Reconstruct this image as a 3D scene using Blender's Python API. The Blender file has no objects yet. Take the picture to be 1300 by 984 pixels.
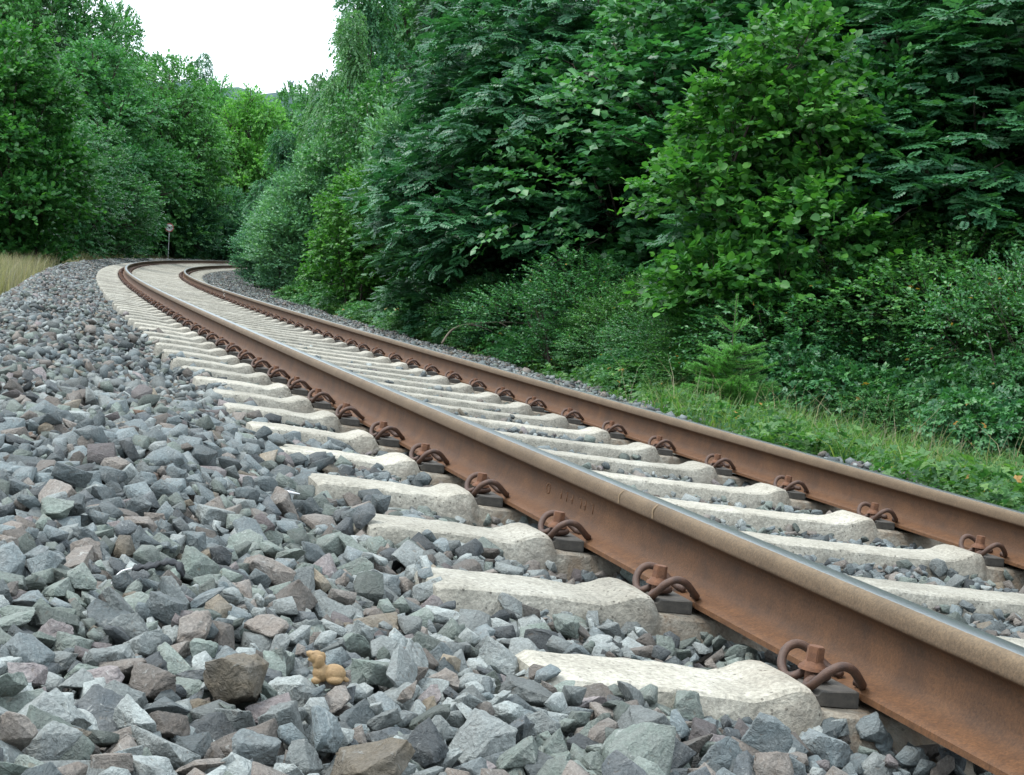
import bpy, bmesh, math, random
import numpy as np
from mathutils import Vector, Matrix, noise as mnoise
random.seed(7); rng = np.random.default_rng(7)
sc = bpy.context.scene; C = sc.collection
PI = math.pi

# ------------------------------------------------------------------ camera
CAM = dict(f=1981.5, x=-1.974925, z=0.678261, yaw=0.301279, pitch=0.052547, roll=0.056657)
a, b, r = CAM['yaw'], CAM['pitch'], CAM['roll']
_rx = np.array([math.cos(a), -math.sin(a), 0.]); _uz = np.array([math.sin(a)*math.sin(b), math.cos(a)*math.sin(b), math.cos(b)])
FW = np.array([math.sin(a)*math.cos(b), math.cos(a)*math.cos(b), -math.sin(b)])
RT = math.cos(r)*_rx + math.sin(r)*_uz
UP = -math.sin(r)*_rx + math.cos(r)*_uz
CP = np.array([CAM['x'], 0., CAM['z']])
cd = bpy.data.cameras.new('camera'); cam = bpy.data.objects.new('camera', cd); C.objects.link(cam)
M = Matrix.Identity(4)
for i in range(3):
    M[i][0], M[i][1], M[i][2], M[i][3] = RT[i], UP[i], -FW[i], CP[i]
cam.matrix_world = M
cd.sensor_fit = 'HORIZONTAL'; cd.sensor_width = 36; cd.lens = CAM['f']/1300*36; cd.shift_y = -(492-447)/1300
cd.clip_start = .05; cd.clip_end = 5000
sc.camera = cam

def ray(u, v):
    d = FW + RT*(u-650)/CAM['f'] - UP*(v-447)/CAM['f']
    return d/np.linalg.norm(d)
def at(u, v, dist):                     # point at horizontal distance dist from the camera on the line of sight
    d = ray(u, v); return CP + d*dist/math.hypot(d[0], d[1])
def project(P):
    q = P-CP; d = q@FW
    return 650+CAM['f']*(q@RT)/d, 447-CAM['f']*(q@UP)/d, d

# ------------------------------------------------------------------ track centre line
K0, K1, CANT, GR = .000451, .000064, .105452, .000558
_S = np.linspace(-12, 175, 3741); _k = np.clip(K0+K1*np.clip(_S, 0, None), 0, .04)
_h = np.concatenate([[0], np.cumsum((_k[1:]+_k[:-1])/2*np.diff(_S))]); _h -= np.interp(0, _S, _h)
_x = np.concatenate([[0], np.cumsum((np.sin(_h[1:])+np.sin(_h[:-1]))/2*np.diff(_S))]); _x -= np.interp(0, _S, _x)
_y = np.concatenate([[0], np.cumsum((np.cos(_h[1:])+np.cos(_h[:-1]))/2*np.diff(_S))]); _y -= np.interp(0, _S, _y)
cc, sn_ = math.cos(CANT), math.sin(CANT)
def T(s, l, z):
    s = np.asarray(s, float); l = np.asarray(l, float); z = np.asarray(z, float)
    x, y, h = np.interp(s, _S, _x), np.interp(s, _S, _y), np.interp(s, _S, _h)
    q = l*cc - z*sn_
    return np.stack(np.broadcast_arrays(x-q*np.cos(h), y+q*np.sin(h), l*sn_+z*cc+GR*s), -1)
def Tmat(s, l=0, z=0):
    h = float(np.interp(s, _S, _h)); p = T(s, l, z)
    t = Vector((math.sin(h), math.cos(h), 0)); e = Vector((-math.cos(h)*cc, math.sin(h)*cc, sn_)); n = t.cross(e)
    m = Matrix.Identity(4)
    for i in range(3): m[i][0], m[i][1], m[i][2], m[i][3] = t[i], e[i], n[i], p[i]
    return m
def nearest(x, y):                      # track coordinates of ground points: (s, lateral, + is the outer side)
    x = np.asarray(x, float).ravel(); y = np.asarray(y, float).ravel()
    S = _S[::10]; X = _x[::10]; Y = _y[::10]; H = _h[::10]
    so = np.empty_like(x); lo = np.empty_like(x)
    for i in range(0, len(x), 4000):
        dx = x[i:i+4000, None]-X; dy = y[i:i+4000, None]-Y
        j = np.argmin(dx*dx+dy*dy, 1); k = np.arange(len(j))
        so[i:i+4000] = S[j]; lo[i:i+4000] = -dx[k, j]*np.cos(H[j])+dy[k, j]*np.sin(H[j])
        far = np.hypot(dx[k, j], dy[k, j]); lo[i:i+4000] = np.sign(lo[i:i+4000])*np.maximum(far, abs(lo[i:i+4000]))
    return so, lo
def gz(x, y):
    sc_ = np.isscalar(x)
    x = np.atleast_1d(np.asarray(x, float)); y = np.atleast_1d(np.asarray(y, float))
    s, l = nearest(x, y); l = l.reshape(x.shape)
    z = -.52 + .05*np.sin(x*.9+1)*np.cos(y*.7) + .03*np.sin(x*2.3+y*1.7)
    z = z + 26*(1-np.exp(-np.clip(l-11, 0, None)*.16/26)) + 9*(1-np.exp(-np.clip(-l-9, 0, None)*.1/9))
    z = z - .5*np.exp(-((l)/2.0)**2)        # the sheet dips under the ballast
    return float(z.ravel()[0]) if sc_ else z

# ------------------------------------------------------------------ mesh helpers
def mesh_np(name, V, F, attrs=None, mats=(), smooth=False, midx=None):
    V = np.ascontiguousarray(V, np.float32); F = np.ascontiguousarray(F, np.int32); n = F.shape[1]
    me = bpy.data.meshes.new(name)
    me.vertices.add(len(V)); me.vertices.foreach_set('co', V.ravel())
    me.loops.add(F.size); me.loops.foreach_set('vertex_index', F.ravel())
    me.polygons.add(len(F)); me.polygons.foreach_set('loop_start', np.arange(0, F.size, n, dtype=np.int32))
    me.polygons.foreach_set('loop_total', np.full(len(F), n, np.int32))
    if smooth: me.polygons.foreach_set('use_smooth', np.ones(len(F), bool))
    if midx is not None: me.polygons.foreach_set('material_index', np.ascontiguousarray(midx, np.int32))
    for k, v in (attrs or {}).items():
        v = np.asarray(v, np.float32)
        if v.ndim == 2:
            at_ = me.attributes.new(k, 'FLOAT_VECTOR', 'POINT'); at_.data.foreach_set('vector', v.ravel())
        else:
            at_ = me.attributes.new(k, 'FLOAT', 'POINT'); at_.data.foreach_set('value', v)
    for m in mats: me.materials.append(m)
    me.update(calc_edges=True)
    return me
def link(name, me, parent=None, m=None):
    o = bpy.data.objects.new(name, me); C.objects.link(o)
    if parent is not None: o.parent = parent
    if m is not None: o.matrix_world = m
    return o
def tag(o, label=None, cat=None, group=None, kind=None):
    if label: o['label'] = label
    if cat: o['category'] = cat
    if group: o['group'] = group
    if kind: o['kind'] = kind
    return o
def empty(name, m=None, parent=None):
    o = bpy.data.objects.new(name, None); C.objects.link(o)
    o.empty_display_size = .1
    if parent is not None: o.parent = parent
    if m is not None: o.matrix_world = m
    return o
def bm_mesh(name, bm, mats, smooth=False, angle=None):
    me = bpy.data.meshes.new(name); bm.to_mesh(me); bm.free()
    for m in mats: me.materials.append(m)
    if smooth:
        for p in me.polygons: p.use_smooth = True
        if angle: me.set_sharp_from_angle(angle=angle)
    return me
def frames(t):                          # parallel-ish frames along a polyline
    t = np.gradient(t, axis=0); t /= np.linalg.norm(t, axis=1)[:, None]+1e-9
    ref = np.array([0, 0, 1.]) if abs(t[:, 2]).mean() < .8 else np.array([1., 0, 0])
    u = np.cross(t, ref); u /= np.linalg.norm(u, axis=1)[:, None]+1e-9
    return t, u, np.cross(t, u)
def spline(P, n):
    P = np.asarray(P, float); k = np.arange(len(P)); out = []
    for tt in np.linspace(0, len(P)-1, n):
        i = min(int(tt), len(P)-2); f = tt-i
        p0, p1, p2, p3 = P[max(i-1, 0)], P[i], P[i+1], P[min(i+2, len(P)-1)]
        out.append(.5*((2*p1)+(-p0+p2)*f+(2*p0-5*p1+4*p2-p3)*f*f+(-p0+3*p1-3*p2+p3)*f**3))
    return np.array(out)
def tube(P, R, seg=8):                  # -> V, F (quads) closed with fans as degenerate quads
    P = np.asarray(P, float); R = np.broadcast_to(np.asarray(R, float), (len(P),))
    t, u, w = frames(P)
    for i in range(1, len(P)):          # keep frames from flipping
        if np.dot(u[i], u[i-1]) < 0: u[i] *= -1; w[i] *= -1
    an = np.arange(seg)/seg*2*PI
    V = (P[:, None]+R[:, None, None]*(np.cos(an)[None, :, None]*u[:, None]+np.sin(an)[None, :, None]*w[:, None])).reshape(-1, 3)
    F = []
    for i in range(len(P)-1):
        for j in range(seg):
            F.append((i*seg+j, i*seg+(j+1) % seg, (i+1)*seg+(j+1) % seg, (i+1)*seg+j))
    V = np.concatenate([V, P[:1], P[-1:]]); c0 = len(P)*seg
    for j in range(0, seg, 1):
        F.append((c0, (j+1) % seg, j, j)); F.append((c0+1, (len(P)-1)*seg+j, (len(P)-1)*seg+(j+1) % seg, (len(P)-1)*seg+(j+1) % seg))
    return V, np.array(F)
def tris(F):
    F = np.asarray(F); A = F[:, [0, 1, 2]]; B = F[:, [0, 2, 3]]
    G = np.concatenate([A, B]); ok = (G[:, 0] != G[:, 1]) & (G[:, 1] != G[:, 2]) & (G[:, 0] != G[:, 2])
    return G[ok]
def join_tubes(ts):
    Vs, Fs, n = [], [], 0
    for V, F in ts:
        Vs.append(V); Fs.append(tris(F)+n); n += len(V)
    return np.concatenate(Vs), np.concatenate(Fs)

# ------------------------------------------------------------------ materials
def mat(name):
    m = bpy.data.materials.new(name); m.use_nodes = True; nt = m.node_tree
    for n in list(nt.nodes): nt.nodes.remove(n)
    out = nt.nodes.new('ShaderNodeOutputMaterial'); p = nt.nodes.new('ShaderNodeBsdfPrincipled')
    nt.links.new(p.outputs[0], out.inputs[0])
    return m, nt, p, out
def N(nt, t, **kw):
    n = nt.nodes.new(t)
    for k, v in kw.items():
        if k in n.inputs.keys() if hasattr(n.inputs, 'keys') else False: n.inputs[k].default_value = v
        else: setattr(n, k, v)
    return n
def noise_n(nt, scale, detail=4, rough=.55, vec=None, dist=0):
    n = nt.nodes.new('ShaderNodeTexNoise'); n.inputs['Scale'].default_value = scale
    n.inputs['Detail'].default_value = detail; n.inputs['Roughness'].default_value = rough; n.inputs['Distortion'].default_value = dist
    if vec is not None: nt.links.new(vec, n.inputs['Vector'])
    return n
def ramp(nt, src, stops, interp='LINEAR'):
    n = nt.nodes.new('ShaderNodeValToRGB'); cr = n.color_ramp; cr.interpolation = interp
    while len(cr.elements) < len(stops): cr.elements.new(.5)
    for e, (p, c) in zip(cr.elements, stops):
        e.position = p; e.color = (*c, 1) if len(c) == 3 else c
    if src is not None: nt.links.new(src, n.inputs[0])
    return n
def mix(nt, fac, A, B, mode='MIX'):
    n = nt.nodes.new('ShaderNodeMix'); n.data_type = 'RGBA'; n.blend_type = mode
    for s, v in ((n.inputs[0], fac), (n.inputs[6], A), (n.inputs[7], B)):
        if isinstance(v, (int, float)): s.default_value = v
        elif isinstance(v, tuple): s.default_value = (*v, 1)
        else: nt.links.new(v, s)
    return n.outputs[2]
def math_n(nt, op, A, B=0.):
    n = nt.nodes.new('ShaderNodeMath'); n.operation = op
    for s, v in ((n.inputs[0], A), (n.inputs[1], B)):
        if isinstance(v, (int, float)): s.default_value = v
        else: nt.links.new(v, s)
    return n.outputs[0]
def attr(nt, name, out='Fac'):
    n = nt.nodes.new('ShaderNodeAttribute'); n.attribute_name = name; return n.outputs[out]
def objc(nt): return nt.nodes.new('ShaderNodeTexCoord').outputs['Object']
def wpos(nt): return nt.nodes.new('ShaderNodeNewGeometry').outputs['Position']
def bump(nt, p, h, strength=.4, dist=.01):
    n = nt.nodes.new('ShaderNodeBump'); n.inputs['Strength'].default_value = strength; n.inputs['Distance'].default_value = dist
    nt.links.new(h, n.inputs['Height']); nt.links.new(n.outputs[0], p.inputs['Normal']); return n

PAL = [  # (share, name, linear colour)
    (.27, 'blue-grey', (0.119, 0.146, 0.151)), (.16, 'greenish grey', (0.132, 0.162, 0.140)), (.14, 'pale grey', (0.230, 0.255, 0.246)),
    (.205, 'brown-grey', (0.145, 0.123, 0.104)), (.05, 'pinkish grey', (0.162, 0.138, 0.136)), (.14, 'dark grey', (0.051, 0.062, 0.068)),
    (.028, 'tan', (0.187, 0.153, 0.106)), (.007, 'rusty brown', (0.128, 0.068, 0.038))]
def m_stone():
    m, nt, p, out = mat('crushed_stone')
    rn = attr(nt, 'rnd'); st = []; acc = 0
    for sh, _, c in PAL: st.append((acc, c)); acc += sh
    base = ramp(nt, rn, st, 'CONSTANT').outputs[0]
    w = wpos(nt); off = nt.nodes.new('ShaderNodeVectorMath'); off.operation = 'ADD'
    nt.links.new(w, off.inputs[0]); cmb = nt.nodes.new('ShaderNodeCombineXYZ'); nt.links.new(math_n(nt, 'MULTIPLY', rn, 97.), cmb.inputs[0]); nt.links.new(cmb.outputs[0], off.inputs[1])
    v = off.outputs[0]
    n1 = noise_n(nt, 22, 5, .6, v, .6); n2 = noise_n(nt, 260, 3, .7, v); n3 = noise_n(nt, 60, 4, .6, v, 1.5)
    c = mix(nt, ramp(nt, n1.outputs[0], [(.3, (0, 0, 0)), (.72, (1, 1, 1))]).outputs[0], base, (.165, .165, .155))
    c = mix(nt, .55, base, c)
    c = mix(nt, math_n(nt, 'MULTIPLY', ramp(nt, n3.outputs[0], [(.62, (0, 0, 0)), (.74, (1, 1, 1))]).outputs[0], .55), c, (.34, .35, .33))
    c = mix(nt, math_n(nt, 'MULTIPLY', ramp(nt, n3.outputs[0], [(.28, (1, 1, 1)), (.38, (0, 0, 0))]).outputs[0], .5), c, (.11, .08, .052))
    sp = ramp(nt, n2.outputs[0], [(.3, (.72, .72, .72)), (.55, (1, 1, 1)), (.72, (1.3, 1.3, 1.3))]).outputs[0]
    c = mix(nt, 1., c, sp, 'MULTIPLY')
    v1 = ramp(nt, attr(nt, 'rnd2'), [(0, (.55, .55, .55)), (1, (1.5, 1.5, 1.5))]).outputs[0]
    c = mix(nt, 1., c, v1, 'MULTIPLY')
    nt.links.new(c, p.inputs['Base Color']); p.inputs['Roughness'].default_value = .78; p.inputs['Specular IOR Level'].default_value = .35
    h = math_n(nt, 'ADD', math_n(nt, 'MULTIPLY', n3.outputs[0], 1.), math_n(nt, 'MULTIPLY', n2.outputs[0], .35))
    bump(nt, p, h, .85, .008)
    return m
def m_bed():
    m, nt, p, out = mat('ballast_bed_grit')
    v = nt.nodes.new('ShaderNodeTexVoronoi'); v.inputs['Scale'].default_value = 24; nt.links.new(wpos(nt), v.inputs['Vector'])
    c = ramp(nt, v.outputs['Color'], [(0, (.06, .07, .075)), (.3, (.13, .15, .15)), (.55, (.11, .1, .085)), (.8, (.18, .2, .2)), (1, (.13, .145, .15))]).outputs[0]
    nt.links.new(c, p.inputs['Base Color']); p.inputs['Roughness'].default_value = .9
    bump(nt, p, math_n(nt, 'SUBTRACT', 1., v.outputs['Distance']), 1., .04); return m
def m_concrete():
    m, nt, p, out = mat('sleeper_concrete'); w = wpos(nt)
    n1 = noise_n(nt, 5, 7, .7, w, .5); n2 = noise_n(nt, 130, 4, .7, w); n3 = noise_n(nt, 28, 5, .6, w, .3)
    c = ramp(nt, n1.outputs[0], [(.25, (.265, .25, .21)), (.48, (.385, .366, .31)), (.7, (.49, .472, .41))]).outputs[0]
    c = mix(nt, math_n(nt, 'MULTIPLY', ramp(nt, n3.outputs[0], [(.5, (0, 0, 0)), (.72, (1, 1, 1))]).outputs[0], .45), c, (.2, .19, .16))
    pits = nt.nodes.new('ShaderNodeTexVoronoi'); pits.inputs['Scale'].default_value = 70; nt.links.new(w, pits.inputs['Vector'])
    pm = math_n(nt, 'MULTIPLY', math_n(nt, 'LESS_THAN', pits.outputs['Distance'], .16), math_n(nt, 'GREATER_THAN', noise_n(nt, 15, 2, .5, w).outputs[0], .5))
    c = mix(nt, math_n(nt, 'MULTIPLY', pm, .7), c, (.07, .065, .055))
    c = mix(nt, 1., c, ramp(nt, n2.outputs[0], [(.3, (.6, .6, .6)), (.68, (1.2, 1.2, 1.2))]).outputs[0], 'MULTIPLY')
    # grey-brown dust and brake-iron staining on the flanks and by the rail seats (attribute painted by place on the casting)
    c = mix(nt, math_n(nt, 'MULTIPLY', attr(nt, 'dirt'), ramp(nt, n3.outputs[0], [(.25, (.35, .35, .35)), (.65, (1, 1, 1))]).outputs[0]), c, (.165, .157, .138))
    c = mix(nt, math_n(nt, 'MULTIPLY', attr(nt, 'seat'), ramp(nt, noise_n(nt, 17, 5, .7, w, 1.).outputs[0], [(.38, (.12, .12, .12)), (.68, (.85, .85, .85))]).outputs[0]), c, (.2, .135, .085))
    oi = nt.nodes.new('ShaderNodeObjectInfo')
    c = mix(nt, 1., c, ramp(nt, oi.outputs['Random'], [(0, (.8, .8, .79)), (1, (1.08, 1.07, 1.05))]).outputs[0], 'MULTIPLY')
    nt.links.new(c, p.inputs['Base Color']); p.inputs['Roughness'].default_value = .88; p.inputs['Specular IOR Level'].default_value = .25
    h = math_n(nt, 'ADD', math_n(nt, 'SUBTRACT', math_n(nt, 'ADD', n3.outputs[0], math_n(nt, 'MULTIPLY', n2.outputs[0], .5)), math_n(nt, 'MULTIPLY', pm, .6)), math_n(nt, 'MULTIPLY', n1.outputs[0], 1.5))
    bump(nt, p, h, .75, .009); return m
def m_rail():
    m, nt, p, out = mat('rusted_rail_steel'); w = wpos(nt)
    hd = attr(nt, 'hd')
    n1 = noise_n(nt, 9, 6, .65, w, .4); n2 = noise_n(nt, 220, 3, .75, w); n3 = noise_n(nt, 45, 5, .7, w)
    web = ramp(nt, n1.outputs[0], [(.28, (.05, .026, .013)), (.5, (.08, .038, .0165)), (.72, (.11, .053, .022))]).outputs[0]
    foot = ramp(nt, n3.outputs[0], [(.3, (.08, .037, .016)), (.7, (.135, .062, .025))]).outputs[0]
    head = ramp(nt, n1.outputs[0], [(.3, (.105, .074, .043)), (.7, (.165, .118, .07))]).outputs[0]
    c = mix(nt, ramp(nt, hd, [(.12, (0, 0, 0)), (.3, (1, 1, 1))]).outputs[0], foot, web)
    head = mix(nt, ramp(nt, hd, [(.66, (0, 0, 0)), (.8, (1, 1, 1))]).outputs[0], mix(nt, .55, head, (.085, .052, .032)), head)
    c = mix(nt, ramp(nt, hd, [(.5, (0, 0, 0)), (.62, (1, 1, 1))]).outputs[0], c, head)
    c = mix(nt, 1., c, ramp(nt, n2.outputs[0], [(.25, (.6, .6, .6)), (.5, (1, 1, 1)), (.75, (1.45, 1.4, 1.35))]).outputs[0], 'MULTIPLY')
    run = ramp(nt, math_n(nt, 'ADD', hd, math_n(nt, 'MULTIPLY', n3.outputs[0], .05)), [(.915, (0, 0, 0)), (.945, (1, 1, 1))]).outputs[0]
    c = mix(nt, run, c, (.28, .3, .3))
    nt.links.new(c, p.inputs['Base Color']); nt.links.new(run, p.inputs['Metallic'])
    nt.links.new(ramp(nt, run, [(0, (.72,)*3), (1, (.3,)*3)]).outputs[0], p.inputs['Roughness'])
    p.inputs['Specular IOR Level'].default_value = .35
    bump(nt, p, math_n(nt, 'ADD', n2.outputs[0], n3.outputs[0]), .25, .003); return m
def m_rust(name, A, B, rough=.75, sc_=60):
    m, nt, p, out = mat(name); w = objc(nt)
    n1 = noise_n(nt, sc_, 5, .7, w); n2 = noise_n(nt, 500, 2, .6, w)
    c = ramp(nt, n1.outputs[0], [(.3, A), (.7, B)]).outputs[0]
    nt.links.new(c, p.inputs['Base Color']); p.inputs['Roughness'].default_value = rough
    bump(nt, p, math_n(nt, 'ADD', n2.outputs[0], n1.outputs[0]), .35, .002); return m
def m_leaf(name, A, B, Cc, gloss=.42, trans=.3, spec=.45, autumn=0):
    m, nt, p, out = mat(name)
    rn = attr(nt, 'rnd'); rs = attr(nt, 'spr')
    c = ramp(nt, rn, [(0, A), (.5, B), (1, Cc)]).outputs[0]
    c = mix(nt, 1., c, ramp(nt, rs, [(0, (.72, .76, .78)), (.5, (1, 1, 1)), (1, (1.3, 1.24, 1.0))]).outputs[0], 'MULTIPLY')
    oi = nt.nodes.new('ShaderNodeObjectInfo')
    c = mix(nt, 1., c, ramp(nt, oi.outputs['Random'], [(0, (.72, .86, .92)), (.5, (1, 1, 1)), (1, (1.3, 1.16, .92))]).outputs[0], 'MULTIPLY')
    if autumn: c = mix(nt, math_n(nt, 'GREATER_THAN', rn, 1-autumn), c, (.36, .2, .05))
    nt.links.new(c, p.inputs['Base Color']); p.inputs['Roughness'].default_value = gloss; p.inputs['Specular IOR Level'].default_value = spec
    tr = nt.nodes.new('ShaderNodeBsdfTranslucent'); nt.links.new(mix(nt, 1., c, (1.3, 1.6, .7), 'MULTIPLY'), tr.inputs[0])
    ms = nt.nodes.new('ShaderNodeMixShader'); ms.inputs[0].default_value = trans
    nt.links.new(p.outputs[0], ms.inputs[1]); nt.links.new(tr.outputs[0], ms.inputs[2]); nt.links.new(ms.outputs[0], out.inputs[0])
    return m
def m_plain(name, A, B, scale=20, rough=.8, spec=.3, bstr=.4, bd=.01):
    m, nt, p, out = mat(name); w = wpos(nt); n1 = noise_n(nt, scale, 6, .65, w, .3)
    nt.links.new(ramp(nt, n1.outputs[0], [(.3, A), (.7, B)]).outputs[0], p.inputs['Base Color'])
    p.inputs['Roughness'].default_value = rough; p.inputs['Specular IOR Level'].default_value = spec
    bump(nt, p, n1.outputs[0], bstr, bd); return m
MS = m_stone(); MBED = m_bed(); MC = m_concrete(); MR = m_rail()
MCLIP = m_rust('clip_steel', (.04, .022, .016), (.1, .05, .03), .6)
MSCREW = m_rust('screw_rust', (.075, .033, .018), (.18, .078, .036), .8)
MPLATE = m_rust('guide_plate_plastic', (.04, .037, .033), (.12, .108, .09), .7, 30)
MBARK = m_plain('bark', (.035, .029, .023), (.09, .075, .058), 30, .9)
MTWIG = m_plain('dead_wood', (.12, .1, .075), (.22, .185, .14), 40, .85)
MSOIL = m_plain('soil_and_litter', (.035, .033, .02), (.075, .08, .035), 1.6, .95, .2, .6, .05)
L_ASH = m_leaf('ash_leaf', (.03, .112, .055), (.043, .15, .068), (.068, .195, .088), .38, .25, .5)
L_HAZ = m_leaf('hazel_leaf', (.032, .125, .036), (.05, .17, .044), (.085, .24, .058), .42, .34, .32)
L_MAP = m_leaf('maple_leaf', (.036, .14, .058), (.05, .175, .07), (.074, .22, .08), .42, .3, .5)
L_WIL = m_leaf('willow_leaf', (.075, .2, .115), (.1, .25, .14), (.135, .3, .165), .45, .28, .5)
L_BIR = m_leaf('birch_leaf', (.055, .165, .09), (.075, .21, .11), (.1, .26, .13), .42, .35, .5)
L_FAR = m_leaf('woodland_leaf', (.052, .17, .068), (.07, .215, .082), (.095, .265, .095), .5, .3, .4)
L_LIM = m_leaf('lime_green_leaf', (.075, .235, .075), (.1, .28, .088), (.13, .33, .1), .5, .4, .4)
L_DRK = m_leaf('dark_needle', (0.026, 0.069, 0.049), (0.040, 0.094, 0.061), (0.056, 0.117, 0.074), .55, .12, .35)
L_SHR = m_leaf('thorn_leaf', (.036, .135, .052), (.056, .18, .062), (.09, .24, .072), .4, .28, .5, .003)
L_BRM = m_leaf('bramble_leaf', (.04, .145, .06), (.062, .19, .07), (.1, .245, .085), .42, .3, .5, .003)
L_SPR = m_leaf('spruce_needle', (.085, .25, .06), (.12, .32, .075), (.17, .4, .09), .5, .2, .4)
L_GRS = m_leaf('grass_blade', (.055, .145, .042), (.085, .195, .052), (.19, .24, .09), .5, .4, .35)
L_DRY = m_leaf('dry_grass_blade', (.2, .165, .105), (.29, .245, .16), (.37, .32, .22), .7, .3, .2)

# ------------------------------------------------------------------ world and light: an even white overcast
SUN_EL, SUN_AZ = math.radians(62), math.radians(-85)
wd = bpy.data.worlds.new('World'); sc.world = wd; wd.use_nodes = True; nt = wd.node_tree
for n in list(nt.nodes): nt.nodes.remove(n)
wo = nt.nodes.new('ShaderNodeOutputWorld'); bg = nt.nodes.new('ShaderNodeBackground'); sky = nt.nodes.new('ShaderNodeTexSky')
sky.sky_type = 'NISHITA'; sky.sun_disc = False; sky.sun_elevation = SUN_EL; sky.sun_rotation = SUN_AZ; sky.dust_density = 2.; sky.air_density = 1.
cl = noise_n(nt, 2.2, 4, .5, nt.nodes.new('ShaderNodeTexCoord').outputs['Generated'])
cloud = ramp(nt, cl.outputs[0], [(.3, (7.9, 8.95, 10.)), (.7, (10.5, 11.6, 12.6))]).outputs[0]
nt.links.new(mix(nt, .88, sky.outputs[0], cloud), bg.inputs[0]); bg.inputs[1].default_value = .11
nt.links.new(bg.outputs[0], wo.inputs[0])
sl = bpy.data.lights.new('sun', 'SUN'); sl.energy = 1.5; sl.angle = math.radians(18); sl.color = (1, .97, .92)
so = bpy.data.objects.new('sun', sl); C.objects.link(so)
sd = Vector((math.sin(SUN_AZ)*math.cos(SUN_EL), math.cos(SUN_AZ)*math.cos(SUN_EL), math.sin(SUN_EL)))
so.rotation_euler = sd.to_track_quat('Z', 'Y').to_euler(); so.location = (0, 0, 30)
vs = sc.view_settings; vs.view_transform = 'Standard'; vs.look = 'None'; vs.gamma = 1; vs.use_curve_mapping = False; vs.exposure = 1.0
cy = sc.cycles; cy.max_bounces = 6; cy.diffuse_bounces = 3; cy.glossy_bounces = 2; cy.transmission_bounces = 3; cy.transparent_max_bounces = 4; cy.caustics_reflective = False; cy.caustics_refractive = False

# ------------------------------------------------------------------ ground sheet, ballast bed
def axis(lo, hi, fine0, fine1, st, big):
    A = list(np.arange(fine0, fine1, st)); x = fine1; d = st
    while x < hi: A.append(x); d = min(d*1.25, big); x += d
    A.append(hi); x = fine0; d = st; Bk = []
    while x > lo: d = min(d*1.25, big); x -= d; Bk.append(max(x, lo))
    return np.array(Bk[::-1]+A)
gx = axis(-900, 900, -30, 50, .8, 60); gy = axis(-900, 1500, -10, 150, .8, 60)
GX, GY = np.meshgrid(gx, gy); GZ = gz(GX.ravel(), GY.ravel())
nx, ny = len(gx), len(gy); I = np.arange(nx*ny).reshape(ny, nx)
F = np.stack([I[:-1, :-1], I[:-1, 1:], I[1:, 1:], I[1:, :-1]], -1).reshape(-1, 4)
tag(link('ground', mesh_np('ground', np.stack([GX.ravel(), GY.ravel(), GZ], -1), F, mats=[MSOIL], smooth=True)), kind='structure')

LB = np.array([-4.2, -3.65, -3.35, -2.4, -1.6, -1.2, 1.15, 1.35, 1.6, 2.0, 2.15, 3.0, 3.4])
ZB = np.array([-.8, -.19, -.095, -.06, .0, -.040, -.042, -.050, -.012, .005, -.035, -.78, -1.1])
def lump(s, l):
    return .014*np.sin(s*2.1+l*3.3+.5)+.010*np.sin(s*4.7-l*5.1)+.008*np.sin(l*9.+s*1.3)
def ztop(s, l):                         # intended top of the ballast, in the canted track plane
    z = np.interp(l, LB, ZB)
    w = np.clip((s-30)/20, 0, 1)*np.clip((-l-1.5)/.6, 0, 1)*np.clip((3.6+l)/.6, 0, 1); z = z+w*.04
    return z+lump(s, l)*np.clip((np.abs(l)-.2)/1.2, .35, 1.3)
bs = np.concatenate([np.arange(-8, 20, .2), np.arange(20, 135, .8)]); bl = np.linspace(-4.2, 3.4, 64)
BS, BL = np.meshgrid(bs, bl, indexing='ij'); BZ = ztop(BS, BL)-.055-np.exp(-((abs(BL)-.75)/.1)**2)*.03
I = np.arange(BS.size).reshape(BS.shape)
F = np.stack([I[:-1, :-1], I[1:, :-1], I[1:, 1:], I[:-1, 1:]], -1).reshape(-1, 4)[:, ::-1]
tag(link('ballast_bed', mesh_np('ballast_bed', T(BS.ravel(), BL.ravel(), BZ.ravel()), F, mats=[MBED], smooth=True)), kind='structure')

# ------------------------------------------------------------------ rails
half = [(.0625, 0), (.0625, .009), (.0595, .0115), (.045, .0155), (.030, .0200), (.019, .0265), (.012, .034), (.0085, .044), (.0072, .058), (.0072, .078), (.0085, .09), (.012, .099),
        (.0185, .1045), (.0315, .1095), (.0338, .112), (.0342, .116), (.0342, .124), (.0335, .132), (.0305, .1385), (.0255, .1425), (.018, .1448), (.009, .1458), (0, .146)]
hdv = [0, .04, .08, .1, .15, .25, .3, .35, .4, .4, .42, .45, .48, .52, .6, .66, .7, .74, .78, .82, .97, 1, 1]
prof = [(x, z) for x, z in half]+[(-x, z) for x, z in half[-2::-1]]
hp = hdv+hdv[-2::-1]
def rail(name, l0, label):
    S = np.concatenate([np.arange(-6, 12, .15), np.arange(12, 60, .4), np.arange(60, 134, .8)])
    P = np.array(prof); n = len(P)
    V = T(S[:, None], l0-P[None, :, 0], np.broadcast_to(P[None, :, 1], (len(S), n))).reshape(-1, 3)
    F = []
    for i in range(len(S)-1):
        for j in range(n): F.append((i*n+j, (i+1)*n+j, (i+1)*n+(j+1) % n, i*n+(j+1) % n))
    me = mesh_np(name, V, F, {'hd': np.tile(hp, len(S))}, [MR], True)
    me.set_sharp_from_angle(angle=math.radians(40))
    root = empty(name, Matrix.Translation(Vector(T(0, l0, 0))))
    o = link('rail_body', me, root); o.matrix_parent_inverse = root.matrix_world.inverted()
    tag(root, label, 'rail', 'running rails of the track'); return root
r_near = rail('rail', .75, 'rusty steel rail nearer the camera, on the outside of the bend')
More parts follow.
